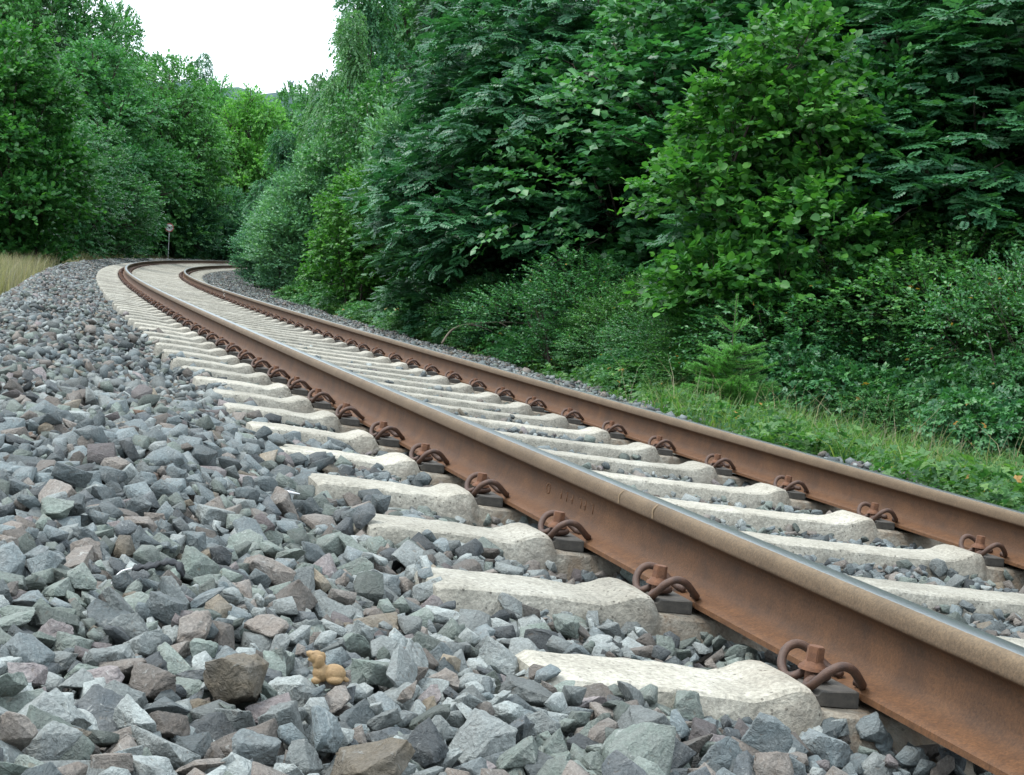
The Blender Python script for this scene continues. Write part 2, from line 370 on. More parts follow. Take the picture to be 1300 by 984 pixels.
r_far = rail('rail', -.75, 'rusty steel rail nearer the green bushes, on the inside of the bend')
def on_rail(name, root, V, F, m):
    o = link(name, mesh_np(name, V, F, mats=[m]), root); o.matrix_parent_inverse = root.matrix_world.inverted(); return o
MWHITE = m_plain('old_white_paint', (.35, .35, .33), (.6, .6, .57), 50, .8)
MWELD = m_rust('weld_rust', (.16, .11, .062), (.21, .145, .08), .8)
def strip_on(root, l0, pts, w, m, name, lift=.0012):   # a thin painted / welded line following the rail's outer side profile
    V, F = [], []
    for s, k in pts:                    # k = position along the profile
        i = min(int(k), len(half)-2); f = k-i
        x = half[i][0]*(1-f)+half[i+1][0]*f; z = half[i][1]*(1-f)+half[i+1][1]*f
        for sg in (-1, 1): V.append(T(s+sg*w/2, l0+x+lift, z+lift*.4))
    for i in range(len(pts)-1): F.append((2*i, 2*i+1, 2*i+3, 2*i+2))
    return on_rail(name, root, np.array(V), np.array(F), m)
tag(strip_on(r_far, -.75, [(26.0+.12*math.sin(k*1.7), k) for k in np.arange(2, 21.5, .5)], .09, MWHITE, 'paint_mark'), 'zigzag white paint mark down the side of the rail')
for s_, nm in ((3.07, 0), (2.88, 1)):
    strip_on(r_near, .75, [(s_+.002*math.sin(k*2), k) for k in np.arange(14.2, 19.3, .4)], .007, MWELD, 'weld_bead')
# rolled marks raised on the web of the near rail (too worn to read: a ring and a few strokes)
def web_box(s0, s1, z0, z1):
    q = []
    for s, z in ((s0, z0), (s1, z0), (s1, z1), (s0, z1)):
        for d in (0., .0014): q.append(T(s, .75+.0068+d, z))
    return np.array(q), np.array([(1, 3, 5, 7), (0, 1, 7, 6), (0, 2, 3, 1), (2, 4, 5, 3), (4, 6, 7, 5)])
glyphs = []
ring = [(3.6+.014*math.cos(t), .068+.012*math.sin(t)) for t in np.linspace(0, 2*PI, 13)]
glyphs.append([(min(ring[i][0], ring[i+1][0])-.001, max(ring[i][0], ring[i+1][0])+.001, min(ring[i][1], ring[i+1][1])-.001, max(ring[i][1], ring[i+1][1])+.001) for i in range(12)])
for k, s_ in enumerate((3.50, 3.46, 3.42, 3.36, 3.33, 3.28)):
    glyphs.append([(s_-.002, s_+.002, .058, .08), (s_-.001, s_+.014, .077, .08) if k % 2 else (s_-.001, s_+.012, .066, .069)])
for gl_ in glyphs:
    Vs, Fs, n = [], [], 0
    for bb in gl_:
        V, F = web_box(*bb); Vs.append(V); Fs.append(F+n); n += 8
    on_rail('raised_mark', r_near, np.concatenate(Vs), np.concatenate(Fs), MR)

# ------------------------------------------------------------------ sleepers
ST = [(-1.3, -.006), (-1.285, .001), (-1.2, .003), (-1.08, .002), (-1.04, .0), (-.995, -.002), (-.972, .004), (-.95, .014), (-.93, .019), (-.911, .018), (-.902, .010), (-.889, -.010), (-.884, -.013),
      (-.616, -.013), (-.611, -.010), (-.598, .010), (-.589, .018), (-.57, .019), (-.55, .014), (-.528, .003), (-.505, -.004), (-.47, -.008), (-.3, -.012), (0, -.014)]
ST = ST+[(-x, z) for x, z in ST[-2::-1]]
def sleeper_mesh(name, step, seed, ox=0):
    x0 = np.array([p[0] for p in ST]); z0 = np.array([p[1] for p in ST])
    ys = np.unique(np.concatenate([np.arange(-1.3, 1.3001, step), x0]))
    zt = np.interp(ys, x0, z0)
    V, at_d = [], []
    cs = [(-.145, -.21), (-.118, -.12), (-.096, -.045), (-.0875, -.016), (-.0845, -.0055), (-.0785, -.0008), (-.06, 0), (0, .0008), (.06, 0), (.0785, -.0008), (.0845, -.0055), (.0875, -.016), (.096, -.045), (.118, -.12), (.145, -.21)]
    n = len(cs)
    for y, z in zip(ys, zt):
        ins = max(0, (abs(y)-1.27)/.03)*.006
        mid = .010*math.exp(-(y/.45)**4)
        for k, (cx, cz) in enumerate(cs):
            zz = z+cz if cz > -.1 else cz
            if -.05 < cz < -.008 : zz = z+cz
            X = cx-math.copysign(ins+mid, cx) if cx else cx
            nv = Vector((X*16+seed*9, y*13, zz*16))
            d = (mnoise.noise(nv)*.0016+mnoise.noise(nv*3.1)*.0018) if step < .05 else 0
            V.append((X+(d if abs(cx) > .07 else 0)*np.sign(cx), y+(d*.5 if abs(y) > 1.28 else 0), zz+(d if cz > -.03 else 0)))
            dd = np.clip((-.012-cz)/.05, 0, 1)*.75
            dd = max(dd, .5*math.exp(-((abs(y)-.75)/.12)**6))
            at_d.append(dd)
    V = np.array(V); m = len(ys); F = []
    for i in range(m-1):
        for k in range(n-1): F.append((i*n+k, i*n+k+1, (i+1)*n+k+1, (i+1)*n+k))
    F = [f[::-1] for f in F]
    for k in range(n//2):               # end caps as quad strips
        a0, a1, b0, b1 = k, k+1, n-1-k, n-2-k
        if k+1 < n//2+1:
            F.append((a0, a1, b1, b0) if a1 != b1 else (a0, a1, b0, b0)); o = (m-1)*n
            F.append((o+b0, o+b1, o+a1, o+a0) if a1 != b1 else (o+b0, o+b0, o+a1, o+a0))
    Ft = tris(np.array(F))
    me = mesh_np(name, V, Ft, {'dirt': np.array(at_d), 'seat': np.exp(-((abs(abs(V[:, 1])-.75)/.17)**4))}, [MC], True); me.set_sharp_from_angle(angle=math.radians(28)); return me

# W-shaped tension clip, local frame: x along the rail, y away from the rail, z up from the rail base
half_clip = [(0, -.021, .0215), (.013, -.016, .0215), (.0165, .004, .019), (.0175, .014, .014), (.024, .021, .009), (.037, .024, .0105), (.053, .022, .024), (.063, .012, .041), (.066, -.006, .050), (.063, -.026, .045), (.055, -.045, .030), (.044, -.058, .0205), (.031, -.063, .020), (.022, -.060, .0205)]
full = [(-x, y, z) for x, y, z in half_clip[::-1]]+half_clip[1:]
def clip_mesh(n, seg):
    V, F = tube(spline(full, n), .0068, seg); me = mesh_np('clip', V, tris(F), mats=[MCLIP], smooth=True); return me
def screw_mesh(hi):
    bm = bmesh.new(); sg = 24 if hi else 10
    bmesh.ops.create_cone(bm, cap_ends=True, segments=sg, radius1=.0225, radius2=.0205, depth=.005, matrix=Matrix.Translation((0, 0, .0305)))
    bmesh.ops.create_cone(bm, cap_ends=True, segments=sg, radius1=.0185, radius2=.0125, depth=.008, matrix=Matrix.Translation((0, 0, .0368)))
    bmesh.ops.create_cone(bm, cap_ends=True, segments=6, radius1=.0142, radius2=.0132, depth=.024, matrix=Matrix.Translation((0, 0, .0505)) @ Matrix.Rotation(.35, 4, 'Z'))
    bmesh.ops.create_cone(bm, cap_ends=True, segments=sg//2, radius1=.011, radius2=.011, depth=.05, matrix=Matrix.Translation((0, 0, .008)))
    if hi: bmesh.ops.bevel(bm, geom=[e for e in bm.edges if e.calc_length() > .011 or e.verts[0].co.z > .05], offset=.0012, segments=2, affect='EDGES')
    return bm_mesh('screw', bm, [MSCREW], True, math.radians(35))
def plate_mesh():
    bm = bmesh.new(); pr = [(-.0515, -.0125), (.020, -.0125), (.024, -.002), (.032, .001), (.033, .005), (.026, .0025), (.019, .003), (.014, .010), (-.046, .0125), (-.050, .011)]
    vs_ = [[bm.verts.new((x, y, z)) for y, z in pr] for x in (-.055, -.052, .052, .055)]
    for i in (0, 3):
        for v in vs_[i]: v.co.z = v.co.z*.88-.0005; v.co.y *= .97
    for i in range(3):
        for k in range(len(pr)): bm.faces.new((vs_[i][k], vs_[i][(k+1) % len(pr)], vs_[i+1][(k+1) % len(pr)], vs_[i+1][k]))
    bm.faces.new(vs_[0][::-1]); bm.faces.new(vs_[3]); bmesh.ops.recalc_face_normals(bm, faces=bm.faces)
    return bm_mesh('plate', bm, [MPLATE])
me_sl_hi = [sleeper_mesh('sleeper_body', .016, k) for k in range(5)]; me_sl_lo = sleeper_mesh('sleeper_body', .2, 0)
me_clip = clip_mesh(90, 12); me_clip_lo = clip_mesh(30, 5); me_screw = screw_mesh(True); me_screw_lo = screw_mesh(False); me_plate = plate_mesh()
spots = []
for l0 in (.75, -.75):
    for sg in (1, -1): spots.append((l0+sg*.115, 0 if sg > 0 else PI))
ordn = ['first', 'second', 'third', 'fourth', 'fifth', 'sixth', 'seventh', 'eighth', 'ninth', 'tenth', 'eleventh', 'twelfth', 'thirteenth', 'fourteenth', 'fifteenth', 'sixteenth', 'seventeenth', 'eighteenth', 'nineteenth', 'twentieth']
def nth(i):
    if i <= 20: return ordn[i-1]
    return '%d%s' % (i, {1: 'st', 2: 'nd', 3: 'rd'}.get(i % 10 if i % 100 not in (11, 12, 13) else 0, 'th'))
sl_s = []
for i in range(-3, 150):
    s = 2.0165+.6*i
    if s > 88: break
    sl_s.append(s); jit = random.Random(i*13+5)
    m = Tmat(s+jit.uniform(-.004, .004), jit.uniform(-.008, .008), 0) @ Matrix.Rotation(jit.uniform(-.006, .006), 4, 'Z')
    root = empty('concrete_sleeper', m)
    if i < 0: lab = 'pale concrete sleeper, %s before the front one whose left end shows whole' % nth(-i)
    elif i == 0: lab = 'pale concrete sleeper at the bottom, the front one whose left end shows whole'
    else: lab = 'pale concrete sleeper, %s behind the front one whose left end shows whole' % nth(i)
    tag(root, lab, 'railway sleeper', 'concrete sleepers under the rails')
    near = s < 16; mid = s < 34
    o = link('sleeper_body', me_sl_hi[i % 5] if mid else me_sl_lo, root)
    if i % 2 and mid: o.rotation_euler[2] = PI
    if s < 62:
        for (l, rz) in spots:
            cl_ = link('rail_clip', me_clip if near else me_clip_lo, root); cl_.location = (jit.uniform(-.003, .003), l, 0); cl_.rotation_euler = (0, 0, rz+jit.uniform(-.07, .07))
            if mid:
                link('screw', me_screw if near else me_screw_lo, cl_).rotation_euler = (0, 0, jit.uniform(0, 1.0)); link('guide_plate', me_plate, cl_)

# ------------------------------------------------------------------ ballast stones
def hull_proto(seed, lv):
    R = random.Random(seed); bm = bmesh.new(); pts = []
    kind = seed % 3
    while len(pts) < (9 if kind == 0 else 12):
        v = Vector((R.gauss(0, 1), R.gauss(0, 1), R.gauss(0, 1))).normalized()
        if kind == 1: v = Vector([max(-.62, min(.62, c*1.15))/.62*.8 for c in v])
        if kind == 2: v = Vector((v.x, v.y, max(-.55, min(.6, v.z))*1.4))
        if all((v-p).length > .38 for p in pts): pts.append(v)
    for p in pts: bm.verts.new(p)
    res = bmesh.ops.convex_hull(bm, input=bm.verts)
    dv = [g for g in res['geom_interior'] if isinstance(g, bmesh.types.BMVert)]
    if dv: bmesh.ops.delete(bm, geom=dv, context='VERTS')
    bmesh.ops.dissolve_limit(bm, angle_limit=math.radians(14), verts=bm.verts, edges=bm.edges)
    if lv >= 1: bmesh.ops.bevel(bm, geom=bm.edges[:], offset=.035 if lv == 1 else .045, segments=1 if lv == 1 else 2, profile=.6, affect='EDGES', clamp_overlap=True)
    bmesh.ops.triangulate(bm, faces=bm.faces[:])
    if lv == 2:
        for _ in range(3):
            long_ = [e for e in bm.edges if e.calc_length() > .17]
            bmesh.ops.subdivide_edges(bm, edges=long_, cuts=1); bmesh.ops.triangulate(bm, faces=bm.faces[:])
        for v in bm.verts:
            q = v.co*2.1+Vector((seed*3.7, 0, 0)); v.co += v.co.normalized()*(mnoise.noise(q)*.06+mnoise.noise(q*2.7)*.05+mnoise.noise(q*6)*.035)
    bm.verts.index_update(); V = np.array([v.co[:] for v in bm.verts]); F = np.array([[v.index for v in f.verts] for f in bm.faces]); bm.free()
    V = V/np.abs(V).max(0); return V, F
NP_ = 30
protos = {lv: [hull_proto(100+k, lv) for k in range(NP_)] for lv in (0, 1, 2)}
def tiny_proto(k):
    R = random.Random(k); V = np.array([(1, 0, 0), (-1, .1, 0), (0, 1, .1), (.1, -1, 0), (0, 0, .9), (0, .1, -.9), ], float)+np.array([[R.uniform(-.3, .3) for _ in range(3)] for _ in range(6)])
    return V, np.array([(0, 2, 4), (2, 1, 4), (1, 3, 4), (3, 0, 4), (2, 0, 5), (1, 2, 5), (3, 1, 5), (0, 3, 5)])
tiny = [tiny_proto(k) for k in range(12)]
def rotm(yaw, tx, ty):
    c, s_ = np.cos(yaw), np.sin(yaw); z = np.zeros_like(c); o = np.ones_like(c)
    Rz = np.stack([c, -s_, z, s_, c, z, z, z, o], -1).reshape(-1, 3, 3)
    c, s_ = np.cos(tx), np.sin(tx); Rx = np.stack([o, z, z, z, c, -s_, z, s_, c], -1).reshape(-1, 3, 3)
    c, s_ = np.cos(ty), np.sin(ty); Ry = np.stack([c, z, s_, z, o, z, -s_, z, c], -1).reshape(-1, 3, 3)
    return Rx@Ry@Rz
# near field: stones dropped one by one on a height field so that they lie on each other
S0, S1, L0, L1, CS = -1.4, 13.0, -3.75, 2.9, .009
nS, nL = int((S1-S0)/CS), int((L1-L0)/CS)
gs = S0+(np.arange(nS)+.5)*CS; gl = L0+(np.arange(nL)+.5)*CS
GS, GL = np.meshgrid(gs, gl, indexing='ij')
TG = ztop(GS, GL); H = TG-.07
on_sl = np.zeros_like(H, bool); x0 = np.array([p[0] for p in ST]); z0 = np.array([p[1] for p in ST])
for s in sl_s:
    m_ = (abs(GS-s) < .088) & (abs(GL) < 1.3); H[m_] = np.maximum(H[m_], np.interp(GL[m_], x0, z0)); on_sl |= (abs(GS-s) < .098) & (abs(GL) < 1.285)
    m_ = (abs(GS-s) >= .088) & (abs(GS-s) < .13) & (abs(GL) < 1.3); H[m_] = np.maximum(H[m_], -.03-(abs(GS[m_]-s)-.088)*3)
railz = abs(abs(GL)-.75) < .072
owner = np.full(H.shape, -1, np.int32)
ntry = 400000
ps = rng.uniform(S0+.06, S1-.06, ntry); pl = rng.uniform(L0+.06, L1-.06, ntry); ps[200000:290000] = .5+10.5*rng.random(90000)**1.3; pl[200000:290000] = rng.uniform(-1.2, 1.3, 90000); ps[290000:] = rng.uniform(-.5, 6, 110000); pl[290000:] = rng.uniform(1.0, 2.8, 110000)
sz = np.exp(rng.normal(math.log(.0172), .38, ntry)).clip(.008, .041); sz[:ntry//3] *= 1.12
inn = (np.abs(pl) < 1.15); sz[inn] *= .76
bb_ = rng.uniform(.6, .98, ntry); cc_ = rng.uniform(.45, .85, ntry)*bb_
yw = rng.uniform(0, 2*PI, ntry); tj = rng.normal(0, .22, (ntry, 2)); keep = []
ur = rng.random(ntry)
for k in range(ntry):
    i0 = int((ps[k]-S0)/CS); j0 = int((pl[k]-L0)/CS)
    if H[i0, j0] > TG[i0, j0]-.014+ur[k]*(.03 if abs(pl[k]) > 1.3 else .02): continue
    if on_sl[i0, j0] and ur[k] > .012: continue
    A_, B_ = sz[k], sz[k]*bb_[k]; c_ = sz[k]*cc_[k]
    rr = int(A_/CS)+1; sl_ = (slice(max(i0-rr, 0), i0+rr+1), slice(max(j0-rr, 0), j0+rr+1))
    dx = GS[sl_]-ps[k]; dy = GL[sl_]-pl[k]; cy_, sy_ = math.cos(yw[k]), math.sin(yw[k])
    u_ = (dx*cy_+dy*sy_)/A_; v_ = (-dx*sy_+dy*cy_)/B_; r2 = u_*u_+v_*v_; inm = r2 < .95
    if inm.sum() < 3: continue
    hh = H[sl_]; hv = hh[inm]
    ddx, ddy, = dx[inm], dy[inm]; hm = hv.mean()
    gxx = (ddx*(hv-hm)).sum()/((ddx**2).sum()+1e-9); gyy = (ddy*(hv-hm)).sum()/((ddy**2).sum()+1e-9)
    gxx = max(-.6, min(.6, gxx)); gyy = max(-.6, min(.6, gyy))
    zc = np.quantile(hv, .55)+c_*.72
    if abs(abs(pl[k])-.75) < .065+A_*.8 and zc+c_*.9 > -.006: continue
    top = zc+c_*.92*np.sqrt(np.clip(1-r2, 0, 1))+(gxx*dx+gyy*dy)
    m_ = inm & (top > hh); hh[m_] = top[m_]; owner[sl_][m_] = len(keep)
    keep.append((ps[k], pl[k], zc, A_, B_, c_, yw[k], math.atan(gyy)+tj[k, 0], -math.atan(gxx)+tj[k, 1]))
K = np.array(keep); cnt = np.bincount(owner[owner >= 0], minlength=len(K))
rnd = rng.random(len(K)); rnd2 = rng.random(len(K)); pid = rng.integers(0, NP_, len(K))
# slabs of one colour tend to lie together
rnd = np.where(rng.random(len(K)) < .35, (np.sin(K[:, 0]*1.7+K[:, 1]*2.9)*.5+.5)*.55, rnd)
W = T(K[:, 0], K[:, 1], K[:, 2]); uu, vv, dd = project(W)
RTRACK = np.stack([np.array(Tmat(float(s)).to_3x3()) for s in K[:, 0]])
RW = RTRACK@rotm(K[:, 6], K[:, 7], K[:, 8])
infr = (dd > .5) & (uu > -25) & (uu < 1325) & (vv > 0) & (vv < 990)
# the ones that show largest in the picture become objects of their own
hidden_by_rail = (K[:, 1] < .72) & (K[:, 1] > -.1)
score = np.where(infr, cnt*CS*CS/np.maximum(dd, .3)**2.2, 0)
hero = np.argsort(-score)[:300]; hero = set(hero[score[hero] > 0].tolist())
live = cnt > 0
def stone_verts(idx, pr):
    V, F = pr; n = len(idx)
    P = V[None]*K[idx, 3:6][:, None]
    P = np.einsum('nij,nkj->nki', RW[idx], P)+W[idx][:, None]
    Fi = F[None]+(np.arange(n)*len(V))[:, None, None]
    return P.reshape(-1, 3), Fi.reshape(-1, 3), np.repeat(rnd[idx], len(V)), np.repeat(rnd2[idx], len(V))
ishero = np.zeros(len(K), bool); ishero[list(hero)] = True
Vs, Fs, R1, R2, n = [], [], [], [], 0
for lv, sel in ((1, live & ~ishero & (K[:, 0] < 5.5)), (0, live & ~ishero & (K[:, 0] >= 5.5))):
    for q in range(NP_):
        idx = np.where(sel & (pid == q))[0]
        if not len(idx): continue
        V, F, a1, a2 = stone_verts(idx, protos[lv][q]); Vs.append(V); Fs.append(F+n); n += len(V); R1.append(a1); R2.append(a2)
# farther stones, laid on the bed
def field(s0, s1, dens, size, pr):
    global n
    nn = int((s1-s0)*6.8*dens); s = rng.uniform(s0, s1, nn); l = rng.uniform(-3.8, 3.0, nn)
    i = np.round((s-2.0165)/.6); ds = abs(s-(2.0165+.6*i)); ok = ~((ds < .085) & (abs(l) < 1.27)) | (rng.random(nn) < .015)
    ok &= abs(abs(l)-.75) > .1
    s, l = s[ok], l[ok]; nn = len(s)
    z = ztop(s, l)-.02+rng.normal(0, .008, nn); z = np.where(abs(l) < 1.25, z-.008, z)
    A_ = np.exp(rng.normal(math.log(size), .3, nn)).clip(.012, .06); dm = np.stack([A_, A_*rng.uniform(.6, 1, nn), A_*rng.uniform(.4, .8, nn)], -1)
    R_ = rotm(rng.uniform(0, 6.28, nn), rng.normal(0, .35, nn), rng.normal(0, .35, nn)); P0 = T(s, l, z); q = rng.integers(0, len(pr), nn); ra, rb = rng.random(nn), rng.random(nn)
    for k in range(len(pr)):
        ix = np.where(q == k)[0]; V, F = pr[k]
        P = np.einsum('nij,nkj->nki', R_[ix], V[None]*dm[ix][:, None])+P0[ix][:, None]
        Vs.append(P.reshape(-1, 3)); Fs.append((F[None]+(np.arange(len(ix))*len(V))[:, None, None]).reshape(-1, 3)+n); n += len(ix)*len(V)
        R1.append(np.repeat(ra[ix], len(V))); R2.append(np.repeat(rb[ix], len(V)))
field(12.95, 30, 560, .022, protos[0]); field(30, 60, 330, .027, tiny); field(60, 110, 150, .036, tiny)
tag(link('ballast', mesh_np('ballast', np.concatenate(Vs), np.concatenate(Fs), {'rnd': np.concatenate(R1), 'rnd2': np.concatenate(R2)}, [MS])),
    'grey crushed stone ballast heaped round the sleepers', 'ballast', None, 'stuff')
edges = np.cumsum([p[0] for p in PAL])
def zone(s, l, u, v):
    if l > 1.2:
        side = 'near left edge' if u < 130 else 'on the shoulder' if u < 330 else 'by the sleeper ends'
        row = 'at very front' if v > 890 else 'front rows' if v > 800 else 'a little back' if v > 700 else 'farther back'
        return side+', '+row
    i = int(math.floor((s-2.0165)/.6))
    where = 'left of nearer rail' if l > .75 else 'between the rails' if l > -.75 else 'beyond farther rail'
    if i < 0: return 'before the front sleeper, '+where
    return 'behind the %s sleeper, %s' % (nth(i+1), where)
for q in sorted(hero, key=lambda k: dd[k]):
    V, F = protos[2][pid[q]]; V = V*K[q, 3:6]
    o = link('ballast_stone', mesh_np('ballast_stone', V, F, {'rnd': np.full(len(V), rnd[q]), 'rnd2': np.full(len(V), rnd2[q])}, [MS]))
    m = Matrix(RW[q].tolist()).to_4x4(); m.translation = Vector(W[q]); o.matrix_world = m
    col = PAL[min(int(np.searchsorted(edges, rnd[q])), len(PAL)-1)][1]
    A_, B_, c_ = K[q, 3:6]
    size = 'big' if A_ > .037 else 'middling' if A_ > .026 else 'small'
    shp = 'flat' if c_/A_ < .38 else 'long' if B_/A_ < .72 else 'blocky' if c_/A_ > .6 else 'wedge-shaped'
    tag(o, '%s %s %s stone %s' % (size, shp, col, zone(K[q, 0], K[q, 1], uu[q], vv[q])), 'stone', 'loose ballast stones in the foreground')
def surf(u, v):                         # where the line of sight meets the laid ballast
    d = ray(u, v); t = .8
    while t < 30:
        p = CP+d*t; h = math.sin(CANT); s_, l_ = p[1], -p[0]
        i0, j0 = int((s_-S0)/CS), int((l_-L0)/CS)
        if 0 <= i0 < nS and 0 <= j0 < nL:
            q = T(s_, l_, H[i0, j0])
            if q[2] >= p[2]: return Vector(p)
        t += .004
    return Vector(CP+d*3)

# ------------------------------------------------------------------ foliage generators
ZJ = .4
def nrm(v): return v/(np.linalg.norm(v, axis=-1, keepdims=True)+1e-9)
# leaf outlines: x = sideways, y = along the leaf, z = out of it; unit length
def P_oval4(w=.32): return np.array([(0, 0, 0), (-w, .42, .07), (w, .42, .07), (0, 1, -.10), (0, .5, -.03)]), np.array([(0, 4, 1), (0, 2, 4), (1, 4, 3), (4, 2, 3)])
def P_kite(w=.34): return np.array([(0, 0, 0), (-w, .45, .08), (w, .45, .08), (0, 1, -.08)]), np.array([(0, 3, 1), (0, 2, 3)])
def P_round():
    V = [(0, .02, 0), (-.3, .1, .05), (-.44, .45, .07), (-.3, .8, .02), (0, 1.02, -.1), (.3, .8, .02), (.44, .45, .07), (.3, .1, .05), (0, .5, -.04)]
    return np.array(V), np.array([(8, i+1, i) if i < 7 else (8, 0, 7) for i in range(8)])
def P_pinnate(k=4, w=.15, ll=.34):
    V, F = [], []
    def leaflet(bx, by, ang, L, z):
        c, s_ = math.cos(ang), math.sin(ang); n0 = len(V)
        for x, y, zz in ((0, 0, 0), (-w*L/ll, .45*L, .03), (w*L/ll, .45*L, .03), (0, L, -.07)):
            V.append((bx+x*c+y*s_, by-x*s_+y*c, z+zz-.12*(by**2)))
        F.extend([(n0, n0+3, n0+1), (n0, n0+2, n0+3)])
    for i in range(k):
        y = .2+.6*i/(k-1) if k > 1 else .3
        for sg in (-1, 1): leaflet(sg*.015, y, sg*1.0, ll*(1-.12*abs(i-1)), 0)
    leaflet(0, .78, 0, ll, -.02)
    V2 = [(-.008, 0, 0), (.008, 0, 0), (0, .8, -.08)]; F.append((len(V), len(V)+1, len(V)+2)); V.extend(V2)
    return np.array(V), np.array(F)
def P_tri():                            # bramble: three broad leaflets
    V, F = [], []
    for ang, L in ((-1.15, .55), (0, .68), (1.15, .55)):
        c, s_ = math.cos(ang), math.sin(ang); n0 = len(V); by = .32
        for x, y, z in ((0, 0, 0), (-.36*L, .4*L, .05), (.36*L, .4*L, .05), (0, L, -.1), (0, .5*L, -.02)):
            V.append((x*c+y*s_, by-x*s_+y*c, z))
        F += [(n0, n0+4, n0+1), (n0, n0+2, n0+4), (n0+1, n0+4, n0+3), (n0+4, n0+2, n0+3)]
    V += [(-.008, 0, 0), (.008, 0, 0), (0, .34, 0)]; F.append((len(V)-3, len(V)-2, len(V)-1))
    return np.array(V), np.array(F)
def leaf_mesh(name, proto, pos, ydir, zdir, size, rn_, sp_, mats):
    pV, pF = proto; y = nrm(ydir); x = nrm(np.cross(y, zdir)); z = np.cross(x, y); n = len(pos)
    P = pos[:, None]+size[:, None, None]*(pV[None, :, 0:1]*x[:, None]+pV[None, :, 1:2]*y[:, None]+pV[None, :, 2:3]*z[:, None])
    F = pF[None]+(np.arange(n)*len(pV))[:, None, None]
    return P.reshape(-1, 3), F.reshape(-1, 3), np.repeat(rn_, len(pV)), np.repeat(sp_, len(pV))
def sprays(R, O, D, L, K, spread, droop, leaf, lsz, up=.45, twigw=.004):
    """M twigs at O along D with K leaves each, roughly two-ranked; returns leaf arrays and thin twig ribbons"""
    M_ = len(O); D = nrm(D); up_ = np.array([0, 0, 1.])
    S = nrm(np.cross(D, up_)+R.normal(0, .15, (M_, 3))); Nn = nrm(np.cross(S, D)); Nn[Nn[:, 2] < 0] *= -1
    t = (np.arange(K)+R.uniform(0, .9, (M_, K)))/K*.95+.08; sd = np.where(np.arange(K) % 2, 1., -1.)[None, :]*np.ones((M_, 1))
    tip = (t > .93); sdz = np.where(tip, 0, sd)
    pos = O[:, None]+D[:, None]*(L[:, None]*t)[..., None]; pos[..., 2] -= droop*(t**2)*L[:, None]
    dirv = D[:, None]*(1-spread*.55)+S[:, None]*(sdz*spread)[..., None]+R.normal(0, .22, (M_, K, 3)); dirv[..., 2] -= droop*t*.8
    zd = Nn[:, None]*up+up_*(1-up)+nrm(D*np.array([1, 1, .3]))[:, None]*R.uniform(.1, 1.1, (M_, K, 1))+R.normal(0, ZJ, (M_, K, 3))
    sz_ = lsz*R.uniform(.65, 1.2, (M_, K))
    rn_ = R.random((M_, K)); sp_ = np.repeat(R.random(M_)[:, None], K, 1)
    tw = np.stack([O-S*twigw, O+S*twigw, O+D*L[:, None]*.9+np.array([0, 0, -1.])*(droop*.8*L)[:, None]], 1)
    return [q.reshape(-1, 3) for q in (pos, dirv, zd)]+[q.ravel() for q in (sz_, rn_, sp_)]+[tw]
